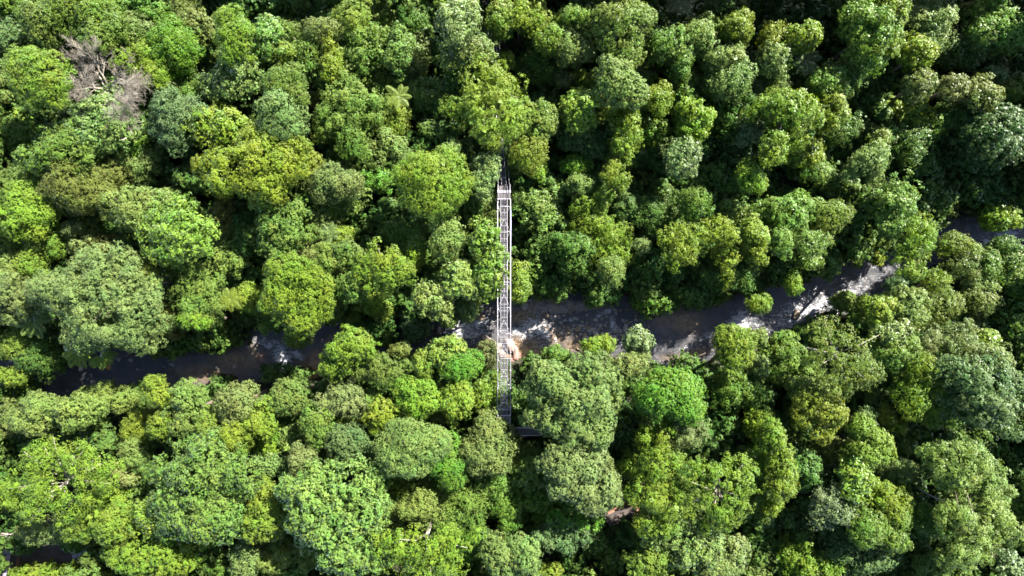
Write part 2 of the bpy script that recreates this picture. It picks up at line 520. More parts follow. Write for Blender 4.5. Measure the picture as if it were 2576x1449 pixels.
def landing(name, label, y0, y1, z, plank_rows):
    yc = (y0 + y1) / 2
    g = gz(XC, yc)
    r = empty(name, (XC, yc, g)); tag(r, label, "landing", "bridge landings")
    zz = z - g
    W = 15.0 * m_
    h = abs(y1 - y0)
    b = MB()
    n = int(h / 0.16)
    for k in range(n):
        b.box((0, -h / 2 + h * (k + 0.5) / n, zz), (2 * W, h / n * 0.84, 0.05))
    b.build("plank_deck", PLANK, r)
    for sx in (-1, 1):
        for sy in (-1, 1):
            b = MB(); b.tube([(sx * W, sy * h / 2, -0.4), (sx * W, sy * h / 2, zz + 1.25)], 0.1, 8); b.build("post", STEEL, r, True)
    for sx in (-1, 1):
        b = MB()
        for q in (0.55, 1.1): b.tube([(sx * W, -h / 2, zz + q), (sx * W, h / 2, zz + q)], 0.045, 6)
        for k in range(6): b.tube([(sx * W, -h / 2 + h * k / 5, zz), (sx * W, -h / 2 + h * k / 5, zz + 1.1)], 0.03, 5)
        b.build("side_rail", STEEL, r, True)
        for q in (0.08, 1.1):
            b = MB(); b.tube([(sx * 0.55 * W, -h / 2, zz + q), (sx * 0.55 * W, h / 2, zz + q)], 0.035, 6)
            b.build("inner_rail", STEEL_DARK, r, True)
    for k, q in enumerate(plank_rows):
        b = MB(); b.box((0, h / 2 - q * h, zz + 0.1), (2 * W + 0.3, 0.16, 0.12)); b.build("cross_beam", STEEL, r)
    return r
landing("bridge_landing", "grey planked landing with pale rails at the bridge's north end", by_(468), by_(503), BZ + 0.1, (0.36, 0.45, 0.93))
landing("bridge_landing", "small weathered landing at the bridge's south end under a tan tree", by_(1043), by_(1068), BZ - 0.1, (0.1, 0.8))

# pylons under the ends
for y, lab in ((YN - 0.5, "steel trestle carrying the bridge's north end"), (YS + 0.5, "steel trestle carrying the bridge's south end")):
    g = gz(XC, y)
    r = empty("bridge_trestle", (XC, y, g)); tag(r, lab, "trestle")
    for sx in (-1, 1):
        b = MB(); b.tube([(sx * (HW_OUT + 0.35), 0, -0.5), (sx * (HW_OUT - 0.1), 0, BZ - g - 0.1)], 0.13, 8); b.build("leg", STEEL_DARK, r, True)
    b = MB()
    b.tube([(-HW_OUT - 0.2, 0, 2.0), (HW_OUT, 0, BZ - g - 1.5)], 0.06, 6)
    b.tube([(HW_OUT + 0.2, 0, 2.0), (-HW_OUT, 0, BZ - g - 1.5)], 0.06, 6)
    b.build("cross_brace", STEEL_DARK, r, True)

# hanging walkway running on north through the crowns
WZ0 = BZ
pts = []
for py, px in ((466, 1268), (430, 1265), (390, 1262), (330, 1257), (250, 1252), (180, 1248), (100, 1243), (20, 1241), (-60, 1241)):
    t = (466 - py) / 526.0
    z = WZ0 - 0.2 - 6.5 * math.sin(0.5 * math.pi * min(1, t * 2.2)) 
    pts.append(at(px, py, z))
cur = densify([(p.x, p.y, p.z) for p in pts], 10)
hw = empty("hanging_walkway", pts[0]); tag(hw, "narrow dark cable walkway running north from the bridge through the crowns", "walkway")
Oh = Vector(pts[0])
def off(i, dx, dz): return (cur[i][0] + dx - Oh.x, cur[i][1] - Oh.y, cur[i][2] + dz - Oh.z)
b = MB()
for i in range(0, len(cur) - 1):
    for q in range(4):
        t = q / 4
        a = cur[i] * (1 - t) + cur[i + 1] * t
        b.box((a[0] - Oh.x, a[1] - Oh.y, a[2] - Oh.z), (0.75, 0.2, 0.04))
b.build("planks", PLANK_DARK, hw)
for dx, dz, rr, mt in ((-0.42, 0.02, 0.035, STEEL), (0.42, 0.02, 0.035, STEEL), (-0.45, 1.1, 0.03, STEEL), (0.45, 1.1, 0.03, STEEL), (-1.05, 1.9, 0.06, STEEL_DARK), (1.0, 1.9, 0.05, STEEL_DARK)):
    b = MB(); b.tube([off(i, dx, dz) for i in range(len(cur))], rr, 5); b.build("cable", mt, hw, True)
for i in range(6, len(cur), 12):
    b = MB(); b.tube([off(i, -0.55, 0.08), off(i, 0.55, 0.08)], 0.05, 5)
    b.tube([off(i, -0.45, 0.05), off(i, -0.45, 1.1)], 0.02, 4); b.tube([off(i, 0.45, 0.05), off(i, 0.45, 1.1)], 0.02, 4)
    b.build("spreader", STEEL, hw, True)

# boardwalk leaving the south end to the right
z = 8.0
p0 = at(1284, 1084, z); p1 = at(1362, 1084, z)
g = gz((p0.x + p1.x) / 2, p0.y)
bw = empty("boardwalk", ((p0.x + p1.x) / 2, p0.y, g)); tag(bw, "dark railed boardwalk in shade at the bridge's south end", "boardwalk")
ln = p1.x - p0.x; zz = z - g
b = MB()
n = int(ln / 0.17)
for k in range(n): b.box((-ln / 2 + ln * (k + 0.5) / n, 0, zz), (ln / n * 0.86, 1.5, 0.05))
b.build("plank_deck", PLANK, bw)
for sy in (-1, 1):
    b = MB()
    for q in (0.55, 1.1): b.tube([(-ln / 2, sy * 0.75, zz + q), (ln / 2, sy * 0.75, zz + q)], 0.045, 6)
    for k in range(6): b.tube([(-ln / 2 + ln * k / 5, sy * 0.75, zz), (-ln / 2 + ln * k / 5, sy * 0.75, zz + 1.1)], 0.035, 5)
    b.build("handrail", STEEL, bw, True)
for sx in (-1, 1):
    for sy in (-1, 1):
        b = MB(); b.tube([(sx * ln * 0.46, sy * 0.7, -0.4), (sx * ln * 0.46, sy * 0.7, zz)], 0.08, 6); b.build("post", STEEL_DARK, bw, True)
# ------------------------------------------------------------------ foliage
def unit(v):
    return v / np.maximum(np.linalg.norm(v, axis=-1, keepdims=True), 1e-6)

def leaf_quads(C, N, size, width, r, curl=0.12):
    """one folded blade per row of C, facing N"""
    n = len(C)
    T = unit(np.cross(N, unit(r.normal(size=(n, 3)))))
    B = np.cross(N, T)
    s = size[:, None] if hasattr(size, '__len__') else size
    V = np.empty((n, 4, 3))
    V[:, 0] = C - T * s * 0.5
    V[:, 1] = C + B * s * width * 0.5 + N * s * curl
    V[:, 2] = C + T * s * 0.5 - N * s * curl * 0.6
    V[:, 3] = C - B * s * width * 0.5 + N * s * curl
    return V

#        lobe radius, spacing, protrude, tuft r, leaf size, leaves/tuft, blade width, normal spread, lobe flatness, tuft cover
STYLE = {
 'f': (1.25, 0.62, 0.10, 0.40, 0.32, 7, 0.60, 0.55, 0.85, 1.15),
 'c': (1.45, 0.80, 0.24, 0.40, 0.31, 8, 0.62, 0.45, 0.95, 1.25),
 'b': (1.40, 0.70, 0.18, 0.58, 0.55, 8, 0.42, 0.70, 0.80, 1.0),
 'o': (1.40, 0.92, 0.30, 0.45, 0.34, 8, 0.60, 0.50, 0.65, 1.1),
 'v': (1.35, 0.68, 0.30, 0.50, 0.38, 7, 0.62, 0.60, 1.10, 1.1),
}

def crown_blob(r, cx, cy, cz, a, b, c, style, rot, low, ragged=0.16):
    """lobe centres, radii and outward directions over an uneven ellipsoid"""
    rl, spacing, prot = STYLE[style][:3]
    k = min(1.0, max(0.5, min(a, b) / 3.2))
    rl = rl * k
    area = 2 * math.pi * ((a * b) ** 0.8 + 2 * (math.sqrt(a * b) * c) ** 0.8) / 3 * (1.0 + 0.5 * max(0, -low)) * (max(a, b, c) ** 0.4) * 1.0
    n = int(max(5, area / (math.pi * (rl * spacing) ** 2)))
    # candidates by farthest-point thinning
    m = n * 5
    d = unit(r.normal(size=(m, 3)))
    d = d[d[:, 2] > low]
    ph = r.uniform(0, 6.28, 8); th = np.arctan2(d[:, 1], d[:, 0])
    w = 1 + ragged * (0.55 * np.sin(2 * th + ph[0]) + 0.6 * np.sin(3 * th + ph[1] + d[:, 2]) + 0.5 * np.sin(5 * th + ph[2] + 2 * d[:, 2]) + 0.35 * np.sin(8 * th + ph[3]))
    w = w * (1 + ragged * 0.7 * np.sin(4 * d[:, 2] + ph[4] + 2 * np.cos(th + ph[5])))
    P = d * np.array([a, b, c]) * w[:, None]
    keep = []
    mind = rl * spacing * 1.25
    cell = {}
    for i in range(len(P)):
        key = tuple((P[i] // mind).astype(int))
        ok = True
        for dx in (-1, 0, 1):
            for dy in (-1, 0, 1):
                for dz in (-1, 0, 1):
                    for j in cell.get((key[0] + dx, key[1] + dy, key[2] + dz), ()):
                        if ((P[i] - P[j]) ** 2).sum() < mind * mind: ok = False; break
                    if not ok: break
                if not ok: break
            if not ok: break
        if ok:
            keep.append(i); cell.setdefault(key, []).append(i)
    P = P[keep]; d = d[keep]
    R = rl * r.uniform(0.65, 1.3, len(P))
    # sprays that stick out past the main surface
    ns = max(2, int(len(P) * (0.10 if style == 'f' else 0.24)))
    e = d[r.integers(0, len(d), ns)]
    P = np.concatenate([P, e * np.array([a, b, c]) * r.uniform(1.0, 1.22 if style != 'f' else 1.1, (ns, 1)) + r.normal(size=(ns, 3)) * 0.25])
    d = np.concatenate([d, e]); R = np.concatenate([R, rl * r.uniform(0.35, 0.65, ns)])
    P = P - d * R[:, None] * 0.75 + d * (r.normal(size=(len(P), 1)) * prot * rl)
    D = unit(P / np.array([a, b, c]) ** 2)
    cr, sr = math.cos(rot), math.sin(rot)
    M = np.array([[cr, sr, 0], [-sr, cr, 0], [0, 0, 1]])
    P = P @ M; D = D @ M
    return P + np.array([cx, cy, cz]), R, D

def foliage_from_lobes(r, P, R, D, style, lod=1.0, leaf_scale=1.0):
    rl, spacing, prot, tr, ls, lpt, width, spread, flat, cover = STYLE[style]
    q = []; tint = []; age = []
    nt_ = np.maximum(4, (cover * lod * 1.9 * (R / tr) ** 2 * 0.8).astype(int))
    idx = np.repeat(np.arange(len(P)), nt_)
    d = unit(r.normal(size=(len(idx), 3)) + D[idx] * 0.9 + np.array([0, 0, 0.25]))
    TC = P[idx] + d * (R[idx] * r.uniform(0.82, 1.08, len(idx)))[:, None] * np.array([1, 1, flat])
    ttint = r.normal(0.5, 0.13, len(P))[idx] + r.normal(0, 0.07, len(idx))
    li = np.repeat(np.arange(len(TC)), lpt)
    e = unit(r.normal(size=(len(li), 3)) + d[li] * 0.8)
    C = TC[li] + e * (tr * r.uniform(0.45, 1.05, len(li)))[:, None]
    N = unit(e * 0.5 + d[li] * 0.9 + np.array([0, 0, 0.25]) + r.normal(size=(len(li), 3)) * spread * 0.62)
    size = ls * leaf_scale * r.uniform(0.7, 1.3, len(li)) / math.sqrt(max(lod, 0.3))
    q.append(leaf_quads(C, N, size, width, r))
    tint.append(np.clip(ttint[li] + r.normal(0, 0.10, len(li)), 0, 1))
    f0 = unit(r.normal(size=3)); f1 = unit(r.normal(size=3)); L0 = r.uniform(3, 7)
    drift = 0.16 * np.sin(P @ f0 * 6.28 / L0 + r.uniform(0, 6)) + 0.10 * np.sin(P @ f1 * 6.28 / (L0 * 0.45) + r.uniform(0, 6))
    lobe_age = 0.5 + drift + r.normal(0, 0.12, len(P)) - (r.uniform(size=len(P)) < 0.05) * 0.4
    age.append(np.clip(lobe_age[idx][li] + r.normal(0, 0.12, len(li)), 0, 1))
    # dark filler cards added inside each lobe to block sun and keep it opaque
    k = np.repeat(np.arange(len(P)), 5)
    C = P[k] + r.normal(size=(len(k), 3)) * (R[k] * 0.22)[:, None] - D[k] * (R[k] * 0.3)[:, None]
    C[:, 2] -= (1.05 - min(flat, 1.0)) * R[k] * 0.4
    N = unit(r.normal(size=(len(k), 3)) + D[k] * 0.6)
    q.append(leaf_quads(C, N, R[k] * 0.85, 0.9, r, 0.1))
    tint.append(np.full(len(k), 0.35)); age.append(np.full(len(k), 0.5))
    return np.concatenate(q), np.concatenate(tint), np.concatenate(age)

def limbs(r, base, fork, targets, r0, mb, n=5, wob=0.25):
    base = Vector(base); fork = Vector(fork)
    mid = base.lerp(fork, 0.5) + Vector((r.normal() * wob, r.normal() * wob, 0))
    mb.tube([base - Vector((0, 0, 0.3)), base + Vector((0, 0, 0.25)), mid, fork], [r0 * 1.5, r0 * 1.05, r0 * 0.8, r0 * 0.6], n + 2)
    for t in targets:
        t = Vector(t)
        k = r.uniform(0.55, 1.0)
        st = base.lerp(fork, 0.72 + 0.28 * k)
        m1 = st.lerp(t, 0.45) + Vector((r.normal() * wob, r.normal() * wob, 0.12 * (t - st).length))
        rr = r0 * 0.33 * r.uniform(0.7, 1.1)
        mb.tube([st, m1, t], [rr, rr * 0.7, rr * 0.25], n)

COLOURS = {
 'y': (0.138, 0.180, 0.016), 'l': (0.124, 0.192, 0.017), 'g': (0.078, 0.138, 0.018), 'v': (0.068, 0.155, 0.012),
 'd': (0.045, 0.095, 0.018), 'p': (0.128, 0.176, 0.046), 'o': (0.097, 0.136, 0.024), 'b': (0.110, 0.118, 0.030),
 'n': (0.142, 0.158, 0.054), 't': (0.080, 0.122, 0.048), 's': (0.120, 0.160, 0.065), 'k': (0.032, 0.062, 0.020),  # k holds deep shade in its leaf colour, d partly too
 'r': (0.125, 0.108, 0.028), 'w': (0.116, 0.158, 0.018), 'm': (0.100, 0.162, 0.028)}
LEVEL_TOP = {0: 3.5, 1: 7.0, 2: 12.5, 3: 18.5, 4: 23.5}

def make_tree(i, spec):
    """spec: blobs [(px,py,rx,ry)], style, colour, level, name"""
    r = np.random.default_rng(1000 + i)
    blobs = list(spec['blobs']); style = spec['style']; lv = spec['level']
    px, py, rx, ry = blobs[0]
    if len(blobs) == 1 and lv >= 2 and style != 'f' and min(rx, ry) > 19:
        # most crowns are lopsided: a main mass with lower side masses
        a0 = r.uniform(0, 6.28); n = 3 if style == 'v' else 2
        for k in range(n):
            a = a0 + k * 6.28 / n + r.uniform(-0.6, 0.6); q = r.uniform(0.42, 0.6)
            blobs.append((px + math.cos(a) * rx * (1.04 - q), py + math.sin(a) * ry * (1.04 - q), rx * q, ry * q * r.uniform(0.85, 1.2)))
        blobs[0] = (px - math.cos(a0) * rx * 0.06, py - math.sin(a0) * ry * 0.06, rx * 0.86, ry * 0.86)
    top = LEVEL_TOP[lv] + r.uniform(-1, 1) + 0.02 * min(rx, ry)
    # where it stands
    p = at(px, py, top * 0.75)
    g = gz(p.x, p.y); g = max(g, -1.0)
    top_z = g + top
    P_, R_, D_ = [], [], []
    for bi, (bx, by, brx, bry) in enumerate(blobs):
        tz = top_z - (0 if bi == 0 else r.uniform(0.3, 2.2))
        m = mpp(tz - 2); kx = 1.15 if by > 900 or bx < 1000 else 1.06
        qd = at(bx, by, 4.0); near = river_dist(qd.x, qd.y)[0][0] < 5.0
        if near: kx = 1.1 if bx < 175 else 0.96 if bx < 640 else 1.05 if bx > 2330 else 0.9
        a, b = max(0.7, brx * m * kx), max(0.7, bry * m * kx)
        c = {'f': 0.78, 'c': 0.8, 'b': 0.7, 'o': 0.5, 'v': 1.1}[style] * math.sqrt(a * b) + 0.6
        c = min(c, top * (0.62 if style == 'v' else 0.46))
        if lv == 0: c = min(c, 1.7)
        cz = tz - c
        q = at(bx, by, cz + 0.45 * c)
        low = {'f': -0.4, 'c': -0.5, 'b': -0.4, 'o': -0.1, 'v': -0.8}[style]
        Pb, Rb, Db = crown_blob(r, q.x, q.y, cz, a, b, c, style, math.radians(spec.get('rot', 0)), low, ({'f': 0.14, 'v': 0.28}.get(style, 0.25)) * (0.7 if near else 1.0))
        P_.append(Pb); R_.append(Rb); D_.append(Db)
        if bi == 0: C0 = Vector((q.x, q.y, cz))
    P_ = np.concatenate(P_); R_ = np.concatenate(R_); D_ = np.concatenate(D_)
    # trunk base: on the bank if the crown hangs over water
    bx, by = C0.x, C0.y
    d, j = river_dist(bx, by)
    if d[0] < 1.2:
        v = np.array([bx - RIV[j[0], 0], by - RIV[j[0], 1]]); L_ = np.hypot(*v)
        if L_ < 1e-3: v = np.array([0, 1.0]); L_ = 1
        v = v / L_ * (RIV[j[0], 2] + 1.3)
        bx, by = RIV[j[0], 0] + v[0], RIV[j[0], 1] + v[1]
    bz = gz(bx, by)
    root = empty(spec['name'], (bx, by, bz))
    off = np.array([bx, by, bz])
    lod = spec.get('lod', 1.0)
    Q, ti, ag = foliage_from_lobes(r, P_ - off, R_, D_, style, lod, r.uniform(0.8, 1.3))
    me = quad_mesh("crown", Q, {"tint": ti, "age": ag})
    cr = link("crown" if lv else "foliage", me, LEAF_GLOSSY if style in 'b' or spec['colour'] == 's' else LEAF, root)
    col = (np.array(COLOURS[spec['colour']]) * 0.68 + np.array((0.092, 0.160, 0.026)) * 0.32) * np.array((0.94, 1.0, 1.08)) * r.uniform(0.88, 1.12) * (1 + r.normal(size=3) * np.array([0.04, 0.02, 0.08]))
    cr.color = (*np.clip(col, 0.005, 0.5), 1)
    mb = MB()
    k = min(len(P_), 5 if lv < 2 else (16 if style == 'o' else 9))
    sel = r.choice(len(P_), k, replace=False)
    if style == 'o':
        tg = (P_ - off)[sel] + D_[sel] * (R_[sel] * 0.55)[:, None]
    else:
        tg = (P_ - off)[sel]
    fork = C0 - Vector(off) + Vector((0, 0, -0.35 * max(1.0, top * 0.2)))
    fork.z = max(fork.z, 0.6)
    r0 = (0.07 + 0.018 * top) if lv else 0.05
    limbs(r, (0, 0, 0), fork, tg, r0, mb)
    mb.build("trunk" if lv else "stem", BARK_PALE if style == 'o' else BARK, root, smooth=True)
    return root, len(Q)
